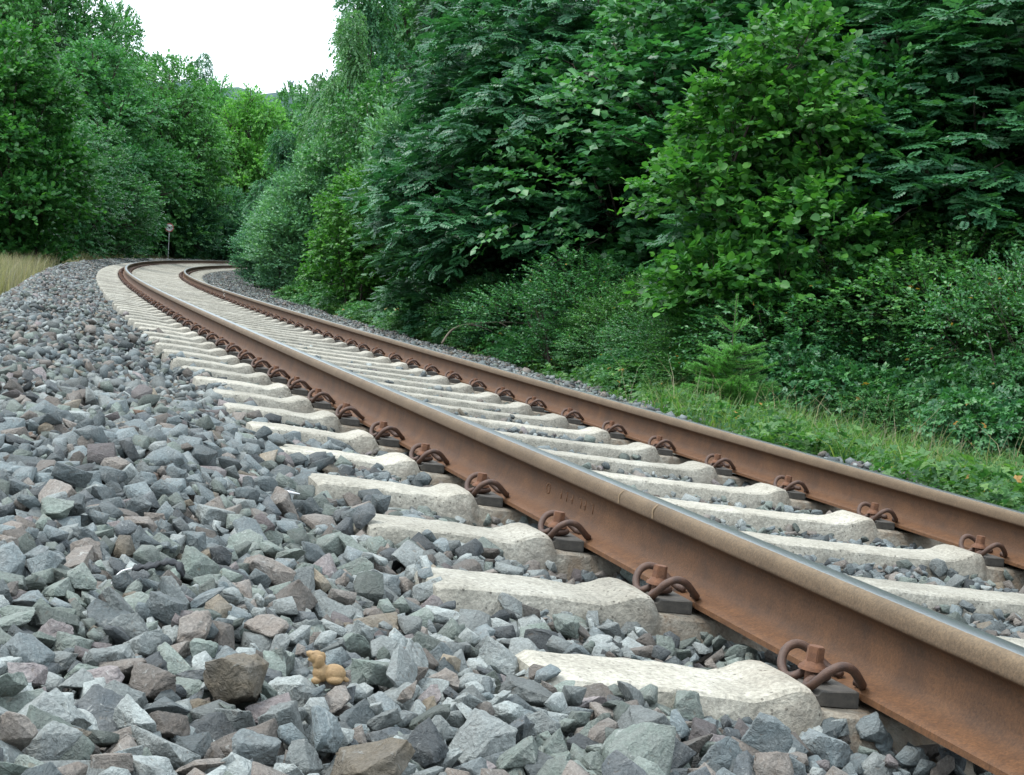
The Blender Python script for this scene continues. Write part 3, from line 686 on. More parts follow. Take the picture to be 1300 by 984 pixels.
def crown(name, seed, h, w, lobes, n_spray, K, L, proto, lsz, mats, zlo=0., spread=.7, droop=.35, upb=.35, lobe_r=(.2, .34), shell=.72, trunk_r=.07, sparse=1., shape=1.6, stems=1, skirt=.15, depth=1.):
    """crown and trunk meshes: lumpy lobes inside an envelope, twigs on the outside of every lobe, limbs running to each lobe"""
    R = np.random.default_rng(seed); Ls = []
    for i in range(lobes*6):
        if len(Ls) >= lobes: break
        t = R.uniform(0, 1); z = zlo+(h-zlo)*(.06+.88*t)
        env = w/2*max(.18, (1-abs((z/h-.42)/.62)**shape))
        rr = R.uniform(*lobe_r)*w; rad = max(0, env-rr*.7)*math.sqrt(R.uniform(.15, 1)); an = R.uniform(0, 2*PI)
        c = np.array([rad*math.cos(an)*depth, rad*math.sin(an), min(z, h-rr*.75)])
        if all(np.linalg.norm((c-q)/(r_+rr)) > .42 for q, r_ in Ls): Ls.append((c, rr))
    Cn = np.array([q for q, _ in Ls]); Rr = np.array([r_ for _, r_ in Ls])
    wgt = Rr**2/np.sum(Rr**2); li = R.choice(len(Ls), n_spray, p=wgt)
    d = nrm(R.normal(0, 1, (n_spray, 3))); d[:, 2] = np.where(d[:, 2] < -.35, -d[:, 2]*.6, d[:, 2]); d = nrm(d)
    rad = Rr[li]*(shell+(1-shell)*np.sqrt(R.random(n_spray))); inner = R.random(n_spray) < .07; rad[inner] *= .6
    sq = np.array([1, 1, .8]); O = Cn[li]+d*rad[:, None]*sq
    out = nrm(Cn[li]-np.array([0, 0, 0.])-np.array([0, 0, 1.])*Cn[li][:, 2:3]+1e-6)
    D = d*.9+out*.4+np.array([0, 0, upb])+R.normal(0, .22, (n_spray, 3))
    Lg = L*R.uniform(.6, 1.3, n_spray); ok = O[:, 2] > -.05; O, D, Lg = O[ok], D[ok], Lg[ok]
    O = O-nrm(D)*Lg[:, None]*.45
    pos, dv, zd, sz_, rn_, sp_, tw = sprays(R, O, D, Lg, K, spread, droop, None, lsz)
    if sparse < 1:
        k = R.random(len(pos)) < sparse; pos, dv, zd, sz_, rn_, sp_ = pos[k], dv[k], zd[k], sz_[k], rn_[k], sp_[k]
    k = pos[:, 2] > .01; pos, dv, zd, sz_, rn_, sp_ = pos[k], dv[k], zd[k], sz_[k], rn_[k], sp_[k]
    V, F, a1, a2 = leaf_mesh(name, proto, pos, dv, zd, sz_, rn_, sp_, mats)
    nt_ = len(tw); TV = tw.reshape(-1, 3); TF = np.arange(nt_*3).reshape(-1, 3)+len(V)
    mid_ = np.concatenate([np.zeros(len(F), int), np.ones(nt_, int)])
    me = mesh_np(name, np.concatenate([V, TV]), np.concatenate([F, TF]), {'rnd': np.concatenate([a1, np.zeros(len(TV))]), 'spr': np.concatenate([a2, np.zeros(len(TV))])}, [mats, MBARK], False, mid_)
    ts = []
    for st in range(stems):
        an = st*2*PI/max(stems, 1)+R.uniform(0, 1); off = 0 if stems == 1 else w*.12
        lean = np.array([math.cos(an), math.sin(an), 0])*(0 if stems == 1 else w*.1)
        top = h*.62; Pm = [np.array([off*math.cos(an), off*math.sin(an), -.25])]
        for q in (.3, .6, 1.): Pm.append(np.array([off*math.cos(an), off*math.sin(an), 0])+lean*q+np.array([R.normal(0, .04*w*.3), R.normal(0, .04*w*.3), top*q]))
        sp = spline(Pm, 12); ts.append(tube(sp, np.linspace(trunk_r, trunk_r*.25, 12), 7))
        for i, (c, rr) in enumerate(Ls):
            if i % stems != st: continue
            hz = max(.1, (c[2]-rr*.6)*.75); k = min(11, int(hz/(top+1e-6)*11)); b0 = sp[k]
            m1 = (b0+c)/2+np.array([0, 0, .06*h]); ts.append(tube(spline([b0, m1, c, c+(c-m1)*.5+np.array([0, 0, rr*.3])], 8), np.linspace(trunk_r*.42, trunk_r*.1, 8), 5))
            for q in range(3):
                e = c+nrm(R.normal(0, 1, 3)+np.array([0, 0, .5]))*rr*.9; ts.append(tube(spline([m1*.3+c*.7, (c+e)/2+R.normal(0, .05, 3)*rr, e], 5), np.linspace(trunk_r*.16, trunk_r*.04, 5), 4))
    V, F = join_tubes(ts)
    return me, mesh_np(name+'_trunk', V, F, mats=[MBARK], smooth=True)
SP = {}
def species(key, h, w, *a, **k): SP[key] = (h, w)+crown(key, *a, h=h, w=w, **k)
species('ash_a', 7., 5., 11, lobes=34, n_spray=3600, K=9, L=.45, proto=P_pinnate(4), lsz=.17, lobe_r=(.13, .22), shell=.8, mats=L_ASH, droop=.45, upb=.15, trunk_r=.11)
species('ash_b', 6., 4.6, 12, lobes=30, n_spray=3400, K=9, L=.42, proto=P_pinnate(4), lsz=.17, lobe_r=(.14, .23), shell=.8, mats=L_ASH, droop=.5, upb=.1, trunk_r=.1)
species('hazel_a', 3.8, 3., 21, lobes=30, lobe_r=(.13, .22), n_spray=3000, K=10, L=.4, proto=P_round(), lsz=.085, mats=L_HAZ, droop=.2, upb=.4, trunk_r=.035, stems=5)
species('hazel_b', 3.4, 3.2, 22, lobes=18, n_spray=2500, K=10, L=.4, proto=P_round(), lsz=.08, mats=L_HAZ, droop=.3, upb=.3, trunk_r=.035, stems=4)
species('thorn_a', 1.7, 2.2, 31, lobes=20, n_spray=2600, K=12, L=.26, proto=P_oval4(.36), lsz=.034, mats=L_SHR, droop=.2, upb=.5, trunk_r=.02, stems=5)
species('thorn_b', 1.4, 2.4, 32, lobes=18, n_spray=2300, K=12, L=.26, proto=P_oval4(.3), lsz=.038, mats=L_SHR, droop=.3, upb=.4, trunk_r=.02, stems=5)
species('bramble_a', .85, 1.7, 41, lobes=16, n_spray=900, K=10, L=.32, proto=P_tri(), lsz=.072, mats=L_BRM, droop=.45, upb=.35, trunk_r=.008, stems=5)
species('bramble_b', .6, 1.4, 42, lobes=12, n_spray=700, K=10, L=.3, proto=P_tri(), lsz=.068, mats=L_BRM, droop=.5, upb=.3, trunk_r=.008, stems=4)
species('willow_a', 4.2, 3.6, 51, lobes=30, n_spray=3200, K=13, L=.75, proto=P_kite(.26), lsz=.115, lobe_r=(.12, .22), shell=.55, mats=L_WIL, droop=.15, upb=.55, spread=.6, trunk_r=.05, stems=4)
species('birch_a', 9., 4.6, 61, lobes=34, n_spray=4200, K=13, L=.55, proto=P_kite(.42), lsz=.1, mats=L_BIR, droop=.6, upb=.1, trunk_r=.07, lobe_r=(.13, .22), zlo=.6)
species('maple_a', 8., 5.6, 71, lobes=30, n_spray=3400, K=11, L=.5, proto=P_kite(.46), lsz=.12, mats=L_MAP, droop=.25, upb=.25, trunk_r=.12, lobe_r=(.15, .26))
species('maple_b', 6., 5., 72, lobes=24, n_spray=2800, K=11, L=.45, proto=P_kite(.42), lsz=.11, mats=L_MAP, droop=.3, upb=.3, trunk_r=.1)
species('wood_a', 11., 8., 81, lobes=44, n_spray=5200, K=11, L=.8, proto=P_kite(.42), lsz=.17, mats=L_FAR, droop=.25, upb=.3, trunk_r=.18, lobe_r=(.12, .22), shell=.8)
species('wood_b', 9., 7.4, 82, lobes=36, n_spray=4600, K=11, L=.7, proto=P_kite(.4), lsz=.16, mats=L_FAR, droop=.3, upb=.2, trunk_r=.16, lobe_r=(.13, .24), shell=.8)
species('lime_a', 9., 7., 91, lobes=40, n_spray=4200, K=11, L=.7, proto=P_kite(.42), lsz=.15, mats=L_LIM, droop=.3, upb=.3, trunk_r=.15, lobe_r=(.12, .2), shell=.8)
species('dark_a', 12., 5., 95, lobes=46, n_spray=5200, K=13, L=.7, proto=P_kite(.2), lsz=.2, mats=L_DRK, droop=.4, upb=.05, trunk_r=.16, lobe_r=(.12, .2), shape=1.1)

def plant(key, u, dist, vtop, width, rz, name, label, cat, group=None, sink=0., vb=330):
    h, w, mc, mt = SP[key]
    p = at(u, vb, dist); x, y = float(p[0]), float(p[1]); z = gz(x, y)-sink
    q = at(u, vtop, dist); sz = (q[2]-z)/h; sx = width/w
    root = empty(name, Matrix.Translation((x, y, z)) @ Matrix.Rotation(rz, 4, 'Z') @ Matrix.Diagonal((sx, sx, sz, 1)))
    tag(root, label, cat, group); link('crown', mc, root); link('trunk', mt, root)
    return root
GR_ = 'trees and bushes of the cutting'
PL = [
 # --- right-hand side, front row (u, distance, top v, width m)
 ('hazel_a', 990, 14.8, 22, 2.7, .4, 'hazel_bush', 'tall hazel bush with broad bright green leaves behind the little spruce', 'bush'),
 ('hazel_b', 1118, 15.6, 70, 2.5, 2.2, 'hazel_bush', 'second hazel bush, merging with the tall bright one on its right side', 'bush'),
 ('ash_a', 1230, 16.8, -160, 6.2, 1.1, 'ash_tree', 'dark ash tree with feathery drooping leaves filling the upper right corner', 'tree'),
 ('ash_b', 735, 22.5, -60, 6.0, 2.3, 'ash_tree', 'large blue-green ash tree left of the bright hazel bush', 'tree'),
 ('ash_a', 610, 24.5, 150, 3.9, 3.0, 'ash_tree', 'lower ash with pale shiny leaves leaning out just left of the large blue-green ash', 'tree'),
 ('ash_b', 640, 29, -90, 4.6, 5.0, 'ash_tree', 'fresh green ash rising to the top edge behind the shiny leaning ash', 'tree'),
 ('hazel_b', 462, 33.5, 212, 2.7, .9, 'hazel_bush', 'dark round hazel bush with bright glints, low beside the bend of the track', 'bush'),
 ('willow_a', 405, 41.5, 188, 3.4, 1.2, 'willow_bush', 'tall silvery green willow bush right of the white sky on the inside of the bend', 'bush'),
 ('willow_a', 368, 44.5, 222, 2.8, 2.2, 'willow_bush', 'silvery willow bush of middle height stepping down to the track at the bend', 'bush'),
 ('birch_a', 352, 62, 158, 2.6, 3.2, 'birch_tree', 'small birch peeping out above the silvery willows at the bend', 'tree'),
 ('willow_a', 338, 50, 268, 2.2, 2.7, 'willow_bush', 'small pale willow bush hiding the track where it leaves to the right', 'bush'),
 ('willow_a', 525, 36, 118, 3.4, 3.9, 'willow_bush', 'fine-leaved yellowish green bush between the ash trees and the birches', 'bush'),
 ('maple_b', 480, 42, 60, 4.2, .3, 'maple_tree', 'broad-leaved maple with light crown top, left of the tall pine', 'tree'),
 ('birch_a', 430, 50, 0, 2.3, 1.9, 'birch_tree', 'airy birch with loose outline against the white sky at the inside of the bend', 'tree'),
 ('birch_a', 455, 56, -60, 4.2, 4.1, 'birch_tree', 'taller birch running out of the top edge beside the airy birch', 'tree'),
 ('birch_a', 394, 57, 84, 1.5, 5.2, 'birch_tree', 'thin young birch, lowest of the birches against the sky', 'tree'),
 ('dark_a', 560, 50, -150, 4.6, 2.2, 'pine_tree', 'tall dark pine with reddish stem behind the maple', 'tree'),
 ('maple_b', 415, 46, 165, 3.6, 1.4, 'maple_tree', 'low green maple below the birches, above the silvery willow', 'tree'),
 ('thorn_a', 742, 18.4, 322, 2.7, .5, 'thorn_bush', 'dense small-leaved thorn bush with round top beside the ballast, mid right', 'bush'),
 ('thorn_b', 655, 21.5, 352, 2.2, 1.5, 'thorn_bush', 'low thorn bush left of the dense round one, by the bare curved branch', 'bush'),
 ('thorn_b', 1075, 14.4, 330, 2.8, 2.5, 'thorn_bush', 'dark thorn bush growing under the hazel on its right', 'bush'),
 ('thorn_a', 1215, 14.6, 262, 3.4, 3.5, 'thorn_bush', 'large shadowy thorn bush at the right edge above the grass', 'bush'),
 ('thorn_b', 1350, 12.6, 330, 2.2, 4.5, 'thorn_bush', 'thorn bush with fresh leaves cut by the right edge', 'bush'),
 ('thorn_b', 866, 15.4, 395, 1.7, 5.5, 'thorn_bush', 'small bright thorn bush directly left of the little spruce', 'bush'),
 ('bramble_a', 1030, 13.4, 430, 1.3, .2, 'bramble_bush', 'bramble clump with a few red leaves right of the little spruce', 'bramble'),
 ('bramble_b', 1098, 13.0, 468, 1.3, 1.4, 'bramble_bush', 'low bramble clump in the grass, second to the right of the spruce', 'bramble'),
 ('bramble_b', 846, 15.0, 455, 1.3, 2.4, 'bramble_bush', 'low bramble clump close to the ballast left of the spruce', 'bramble'),
 ('bramble_a', 560, 25.2, 395, 1.7, 3.4, 'bramble_bush', 'bramble mound under the shiny leaning ash', 'bramble'),
 ('bramble_b', 480, 30.6, 385, 1.5, 4.4, 'bramble_bush', 'bramble mound at the foot of the dark round hazel', 'bramble'),
 ('bramble_b', 1262, 11.6, 500, 1.1, 5.0, 'bramble_bush', 'bramble clump in the grass near the right edge', 'bramble'),
 ('thorn_a', 820, 17.4, 345, 1.7, 2.9, 'thorn_bush', 'narrow thorn bush with loose top between the dense round one and the hazel', 'bush'),
 ('thorn_b', 935, 14.6, 392, 1.9, .9, 'thorn_bush', 'thorn bush forming a green backdrop right behind the little spruce', 'bush'),
 ('thorn_a', 1140, 13.9, 405, 1.8, 4.9, 'thorn_bush', 'half-height thorn bush at the edge of the grass below the dark ash', 'bush'),
 ('maple_b', 880, 20.5, -140, 5.2, .8, 'maple_tree', 'dark maple behind the hazel, seen between it and the large ash', 'tree'),
 ('maple_a', 1060, 19.5, -200, 6.2, 2.8, 'maple_tree', 'maple with a shaded crown above and behind the hazel', 'tree'),
 # --- left-hand side
 ('hazel_a', 12, 49, 36, 5.0, 1.8, 'hazel_tree', 'large-leaved hazel tree cut by the left edge above the dry grass', 'tree'),
 ('maple_b', 62, 60, 112, 5.4, 2.0, 'maple_tree', 'rounded bright green maple behind the dry grass, next to the hazel at the left edge', 'tree'),
 ('maple_a', 118, 68, 152, 5.4, 4.0, 'maple_tree', 'green maple sloping down to the right towards the bend', 'tree'),
 ('maple_b', 150, 79, 172, 4.0, 5.0, 'maple_tree', 'last and smallest of the maples in the row along the dry grass', 'tree'),
 ('willow_a', 228, 92, 200, 5.0, 3.0, 'willow_bush', 'rounded grey-green willow bush behind the round railway sign', 'bush'),
 ('willow_a', 286, 97, 240, 4.0, 4.4, 'willow_bush', 'lower grey-green willow bush right of the one behind the sign', 'bush'),
 ('wood_a', 120, 84, 40, 9.0, .6, 'broadleaf_tree', 'great rounded tree standing behind the row of maples on the left', 'tree'),
 ('wood_b', 205, 92, 72, 8.0, 1.6, 'broadleaf_tree', 'rounded tree whose crown slopes down from the great tree towards the sky gap', 'tree'),
 ('wood_a', 92, 104, -30, 9.5, 2.9, 'broadleaf_tree', 'tallest broadleaf tree, touching the top edge left of the sky', 'tree'),
 ('dark_a', 22, 92, -50, 7.5, 3.3, 'spruce_tree', 'dark spruce in the upper left corner', 'tree'),
 ('wood_b', 140, 112, 8, 6.5, 4.9, 'broadleaf_tree', 'tree with a ragged edge against the white sky, right of the tallest one', 'tree'),
 ('lime_a', 312, 104, 100, 7.2, .9, 'broadleaf_tree', 'yellow-green tree at the bottom of the sky gap', 'tree'),
 ('lime_a', 264, 108, 88, 6.6, 2.6, 'broadleaf_tree', 'light green tree left of the yellow-green one', 'tree'),
 ('birch_a', 246, 122, 58, 3.2, 1.0, 'birch_tree', 'thin bluish birch top standing up alone against the sky', 'tree'),
 ('wood_b', 362, 122, 108, 6.4, 3.7, 'broadleaf_tree', 'darker tree right of the yellow-green one, below the far tower', 'tree'),
 ('wood_a', 335, 114, 175, 7.0, 5.6, 'broadleaf_tree', 'dark lower tree over the shaded gap where the track leaves', 'tree'),
 ('maple_b', 205, 104, 172, 6.0, 3.6, 'broadleaf_tree', 'tree filling the gap behind the willow bush and the maples', 'tree'),
]
for it in PL: plant(*it)
for k, (u, d, vt, w_) in enumerate(((702, 19.4, 408, 1.5), (612, 22.3, 408, 1.6), (545, 26.8, 378, 1.9), (508, 29.2, 380, 1.6), (790, 16.9, 418, 1.4), (440, 34.5, 372, 1.8), (418, 36.5, 366, 1.6), (1052, 13.4, 450, 1.2), (1180, 13.0, 478, 1.2), (1300, 12.2, 455, 1.3), (675, 20.4, 430, 1.2), (585, 24.4, 400, 1.4), (820, 16.2, 445, 1.1), (1140, 12.6, 500, 1.), (1232, 12.8, 470, 1.2), (395, 38.5, 358, 1.6))):
    plant(('bramble_a', 'thorn_b', 'bramble_b')[k % 3], u, d, vt, w_, k*1.3, 'low_bush', 'low leafy bush in the continuous fringe along the foot of the taller right-hand bushes', 'bush', 'low bushes in the fringe along the foot of the right-hand bushes')
# the wood behind the front rows: trees that nothing tells apart
RB = random.Random(3)
back = []
for s in np.arange(6, 100, 4.6):        # inner side of the bend
    for l in (-9.6, -13.2):
        back.append((float(s)+RB.uniform(-1, 1), l+RB.uniform(-.9, .9)))
nb = 0
for s, l in back:
    p = T(s, l, 0); x, y = float(p[0]), float(p[1]); z = gz(x, y); u, v, d = project(np.array([x, y, 4.]))
    if d < 5 or u < 420 or d > 75: continue
    top = .68+d*.30
    key = RB.choice(['ash_b', 'maple_a', 'maple_b', 'wood_b'])
    h, w, mc, mt = SP[key]; H_ = min(9.5, max(6.5, d*.22+3))*RB.uniform(.9, 1.15)
    root = empty('broadleaf_tree', Matrix.Translation((x, y, z)) @ Matrix.Rotation(RB.uniform(0, 6), 4, 'Z') @ Matrix.Diagonal((5.4/w, 5.4/w, H_/h, 1)))
    tag(root, 'shaded broadleaf tree deep in the wood behind the front row on the right', 'tree', 'shaded trees deep in the wood on the right')
    link('crown', mc, root); link('trunk', mt, root); nb += 1
for u, d, vt, w_ in ((-60, 66, 20, 7), (-20, 78, 60, 7), (45, 80, 70, 7), (-70, 104, -40, 9), (140, 98, 110, 7), (400, 100, 190, 7), (430, 88, 150, 7), (300, 128, 130, 7), (180, 124, 70, 8), (235, 112, 130, 7), (470, 78, 80, 7), (500, 92, 60, 8), (478, 66, -50, 7), (528, 60, -90, 7), (25, 104, -70, 9), (-20, 90, -80, 9)):
    plant('wood_b', u, d, vt, w_, RB.uniform(0, 6), 'broadleaf_tree', 'broadleaf tree deep in the wood round the far end of the bend, behind others', 'tree', 'trees deep in the wood round the far end of the bend')
print('trees', nb)

# ------------------------------------------------------------------ young spruce beside the track
def spruce_sapling(m):
    R = np.random.default_rng(5); ts = []; segs = []
    H_ = .98; stem = spline([(0, 0, -.05), (.01, 0, .3), (-.005, .01, .6), (0, 0, H_)], 16); ts.append(tube(stem, np.linspace(.011, .003, 16), 7))
    for z in list(np.arange(.05, .62, .032))+[.73]*6:
        for _ in range(5 if z < .7 else 1):
            an = R.uniform(0, 2*PI)
            if z > .7: L = R.uniform(.12, .18); el = R.uniform(.55, .95)
            else: L = (.40*(1-z/.8)**.7+.05)*R.uniform(.75, 1.1); el = R.uniform(.05, .45)
            d = np.array([math.cos(an)*math.cos(el), math.sin(an)*math.cos(el), math.sin(el)]); o = np.array([0, 0, z])
            e = o+d*L; mid_ = (o+e)/2+np.array([0, 0, -.02]); pp = spline([o, mid_, e], 7); ts.append(tube(pp, np.linspace(.0035, .0014, 7), 4)); segs.append((o, e, z))
            if z < .7:
                sd = nrm(np.cross(d, [0, 0, 1]))
                for q in np.linspace(.3, .92, 6):
                    for sg in (-1, 1):
                        b = o+(e-o)*q; l2 = L*.42*(1.1-q); e2 = b+nrm(d*.8+sd*sg*.8+R.normal(0, .1, 3))*l2
                        segs.append((b, e2, z)); ts.append(tube([b, (b+e2)/2, e2], [.0018, .0015, .001], 3))
    segs.append((np.array([0, 0, .62]), np.array([0, 0, H_]), .5))
    pos, dv, zd = [], [], []
    for o, e, z in segs:
        L = np.linalg.norm(e-o); n = int(L/.001); t = R.random(n)[:, None]; ax = nrm(e-o)
        rr = nrm(np.cross(ax, R.normal(0, 1, (n, 3)))); pos.append(o+(e-o)*t); dv.append(rr*.8+ax*.75+np.array([0, 0, .15])); zd.append(np.cross(rr, ax))
    pos, dv, zd = map(np.concatenate, (pos, dv, zd)); n = len(pos)
    V, F, a1, a2 = leaf_mesh('n', (np.array([(-.075, 0, 0), (.075, 0, 0), (0, 1, 0)]), np.array([(0, 1, 2)])), pos, dv, zd, R.uniform(.017, .025, n), R.random(n), R.random(n), None)
    root = empty('young_spruce', m); tag(root, 'knee-high young spruce with an upright leading shoot beside the farther rail', 'young spruce')
    link('needles', mesh_np('needles', V, F, {'rnd': a1, 'spr': a2}, [L_SPR]), root)
    V, F = join_tubes(ts); link('stem', mesh_np('stem', V, F, mats=[MBARK], smooth=True), root); return root
p = at(925, 545, 12.0); z0_ = gz(float(p[0]), float(p[1])); zt_ = at(938, 374, 12.0)[2]
k_ = (zt_-z0_)/.98
spruce_sapling(Matrix.Translation((float(p[0]), float(p[1]), z0_)) @ Matrix.Diagonal((1.1*k_, 1.1*k_, k_, 1)))

# ------------------------------------------------------------------ grass and herbs
def blades(name, pts, hmin, hmax, wid, mt, seed, lean=.5, up=.9):
    R = np.random.default_rng(seed); n = len(pts); h = R.uniform(hmin, hmax, n); an = R.uniform(0, 2*PI, n); ln = R.uniform(.1, lean, n)*h
    dx, dy = np.cos(an)*ln, np.sin(an)*ln; tw = an+PI/2+R.normal(0, .6, n); wx, wy = np.cos(tw)*wid*R.uniform(.6, 1.3, n), np.sin(tw)*wid*R.uniform(.6, 1.3, n)
    V = np.zeros((n, 5, 3)); b = pts
    V[:, 0] = b+np.stack([-wx, -wy, 0*h], -1); V[:, 1] = b+np.stack([wx, wy, 0*h], -1)
    m_ = b+np.stack([dx*.35, dy*.35, h*.6], -1); V[:, 2] = m_+np.stack([-wx*.8, -wy*.8, 0*h], -1); V[:, 3] = m_+np.stack([wx*.8, wy*.8, 0*h], -1)
    V[:, 4] = b+np.stack([dx, dy, h*up], -1)
    F = np.array([(0, 1, 3), (0, 3, 2), (2, 3, 4)])[None]+(np.arange(n)*5)[:, None, None]
    return mesh_np(name, V.reshape(-1, 3), F.reshape(-1, 3), {'rnd': np.repeat(R.random(n), 5), 'spr': np.repeat(R.random(n), 5)}, [mt])
def strip_pts(seed, n, s0, s1, l0, l1, patch=True):
    R = np.random.default_rng(seed); s = R.uniform(s0, s1, n); l = R.uniform(l0, l1, n)
    if patch:
        k = (np.sin(s*3.1+l*2.)+np.sin(s*1.3-l*4.1)+R.normal(0, .6, n)) > -.35; s, l = s[k], l[k]
    P = T(s, l, 0*s); P[:, 2] = np.maximum(gz(P[:, 0], P[:, 1]), T(s, l, np.interp(l, LB, ZB))[:, 2]-.06)-.01
    return P
tag(link('grass', blades('grass', np.concatenate([strip_pts(1, 30000, 3, 10.5, -6.2, -2.2), strip_pts(21, 12000, 9.5, 14, -7, -3.3), strip_pts(2, 5000, 14, 45, -4.6, -3.6)]), .1, .38, .0042, L_GRS, 1, .9)), 'fresh green grass growing between the ballast and the bushes', 'grass', None, 'stuff')
tag(link('dry_stalks', blades('dry', strip_pts(4, 2600, 3.5, 12, -6.8, -2.5), .2, .6, .0026, L_DRY, 5, .8)), 'straw-coloured stalks scattered through the green verge', 'dry stalks', None, 'stuff')
tag(link('dry_grass', blades('dry', np.concatenate([strip_pts(7, 60000, 22, 75, 2.9, 9, False), strip_pts(8, 22000, 72, 100, 3.2, 8, False)]), .55, 1.1, .006, L_DRY, 8, .45)), 'tall straw-coloured dry grass below the left-hand bushes', 'dry grass', None, 'stuff')
# leafy herbs low in the verge
P_ = np.concatenate([strip_pts(11, 17000, 3, 10.5, -7.2, -2.2), strip_pts(15, 2200, 3, 8, -2.3, -1.75), strip_pts(14, 8000, 9.5, 15, -7.2, -2.9), strip_pts(13, 7000, 12, 40, -4.8, -3.45)]); R = np.random.default_rng(12); n = len(P_); P_[:, 2] += R.uniform(.02, .26, n)*(.5+.5*np.sin(P_[:, 0]*2.3+P_[:, 1]*1.7)**2)
pos, dv, zd, sz_, rn_, sp_, tw = sprays(R, P_, np.stack([R.normal(0, 1, n), R.normal(0, 1, n), R.uniform(.1, .9, n)], -1), R.uniform(.05, .18, n), 4, .8, .3, None, .045)
V, F, a1, a2 = leaf_mesh('h', P_tri(), pos, dv, zd, sz_*np.where(sp_ > .7, 1.5, 1.), rn_, sp_, None)
L_HRB = m_leaf('herb_leaf', (.042, .125, .042), (.07, .17, .052), (.135, .24, .075), .5, .35, .35, .003)
tag(link('ground_herbs', mesh_np('herbs', V, F, {'rnd': a1, 'spr': a2}, [L_HRB])), 'low leafy herbs and bramble runners covering the verge', 'herbs', None, 'stuff')

# ------------------------------------------------------------------ railway sign at the far bend
MPOST = m_plain('galvanised_post', (.33, .34, .34), (.48, .49, .49), 20, .5)
MRED = m_plain('faded_red', (.42, .09, .09), (.55, .14, .13), 20, .6); MSW = m_plain('sign_white', (.7, .7, .7), (.82, .82, .82), 20, .6); MBLK = m_plain('sign_black', (.02, .02, .02), (.04, .04, .04), 20, .6)
c_ = at(215, 289, 84); gzp = gz(float(c_[0]), float(c_[1]))
root = empty('railway_sign', Matrix.Translation((float(c_[0]), float(c_[1]), gzp))); tag(root, 'round white railway sign with red rim and dark centre on a slim post', 'railway sign')
hh = float(c_[2])-gzp; V, F = tube([(0, 0, -.3), (0, 0, hh/2), (0, 0, hh+.1)], .022, 10); link('post', mesh_np('post', V, tris(F), mats=[MPOST], smooth=True), root)
dvec = Vector(CP-c_); dvec.z = 0; q_ = dvec.to_track_quat('Z', 'Y').to_matrix().to_4x4()
def disc(name, r0, th, off, m):
    bm = bmesh.new(); bmesh.ops.create_cone(bm, cap_ends=True, segments=40, radius1=r0, radius2=r0, depth=th); o = link(name, bm_mesh(name, bm, [m]), root)
    o.matrix_basis = Matrix.Translation((0, 0, hh)) @ q_ @ Matrix.Translation((0, 0, off)); return o
disc('rim', .23, .012, .04, MRED); disc('face', .18, .006, .0515, MSW); disc('centre_mark', .05, .004, .0575, MBLK)

# far wooded ridge with a small square tower
MHILL = m_plain('far_wooded_ridge', (.05, .09, .085), (.075, .125, .12), .08, .95, .1, 1., 3.)
hx = np.linspace(-520, 420, 95); hd_ = np.linspace(0, 260, 20); HX, HD = np.meshgrid(hx, hd_)
pk = 50*np.exp(-((HX-98)/170)**2)+12*np.exp(-((HX+200)/150)**2)
HZ = (pk+28+3*np.sin(HX*.05)+1.6*np.sin(HX*.31+1))*np.sin(np.clip(HD/130, 0, 2)*PI/2)-4
HP = np.stack([HX, 560+HD-.0004*(HX**2), HZ], -1).reshape(-1, 3); I = np.arange(HX.size).reshape(HX.shape)
tag(link('hill', mesh_np('hill', HP, np.stack([I[:-1, :-1], I[:-1, 1:], I[1:, 1:], I[1:, :-1]], -1).reshape(-1, 4), mats=[MHILL], smooth=True)), kind='structure')

tp = at(370, 108, 690); 
bm = bmesh.new(); bmesh.ops.create_cube(bm, size=1, matrix=Matrix.Translation((0, 0, 6)) @ Matrix.Diagonal((1.5, 1.5, 14, 1)))
for k in range(4):
    bmesh.ops.create_cube(bm, size=1, matrix=Matrix.Rotation(k*PI/2, 4, 'Z') @ Matrix.Translation((.72, .72, 13.3)) @ Matrix.Diagonal((.5, .5, .9, 1)))
to = link('tower', bm_mesh('tower', bm, [m_plain('weathered_stone', (.2, .24, .26), (.27, .31, .33), 2, .9)])); to.location = (float(tp[0]), float(tp[1]), float(at(370, 102.5, 690)[2])-13.6)
tag(to, 'tiny square tower on the far ridge, showing above the trees at the sky gap', 'tower')

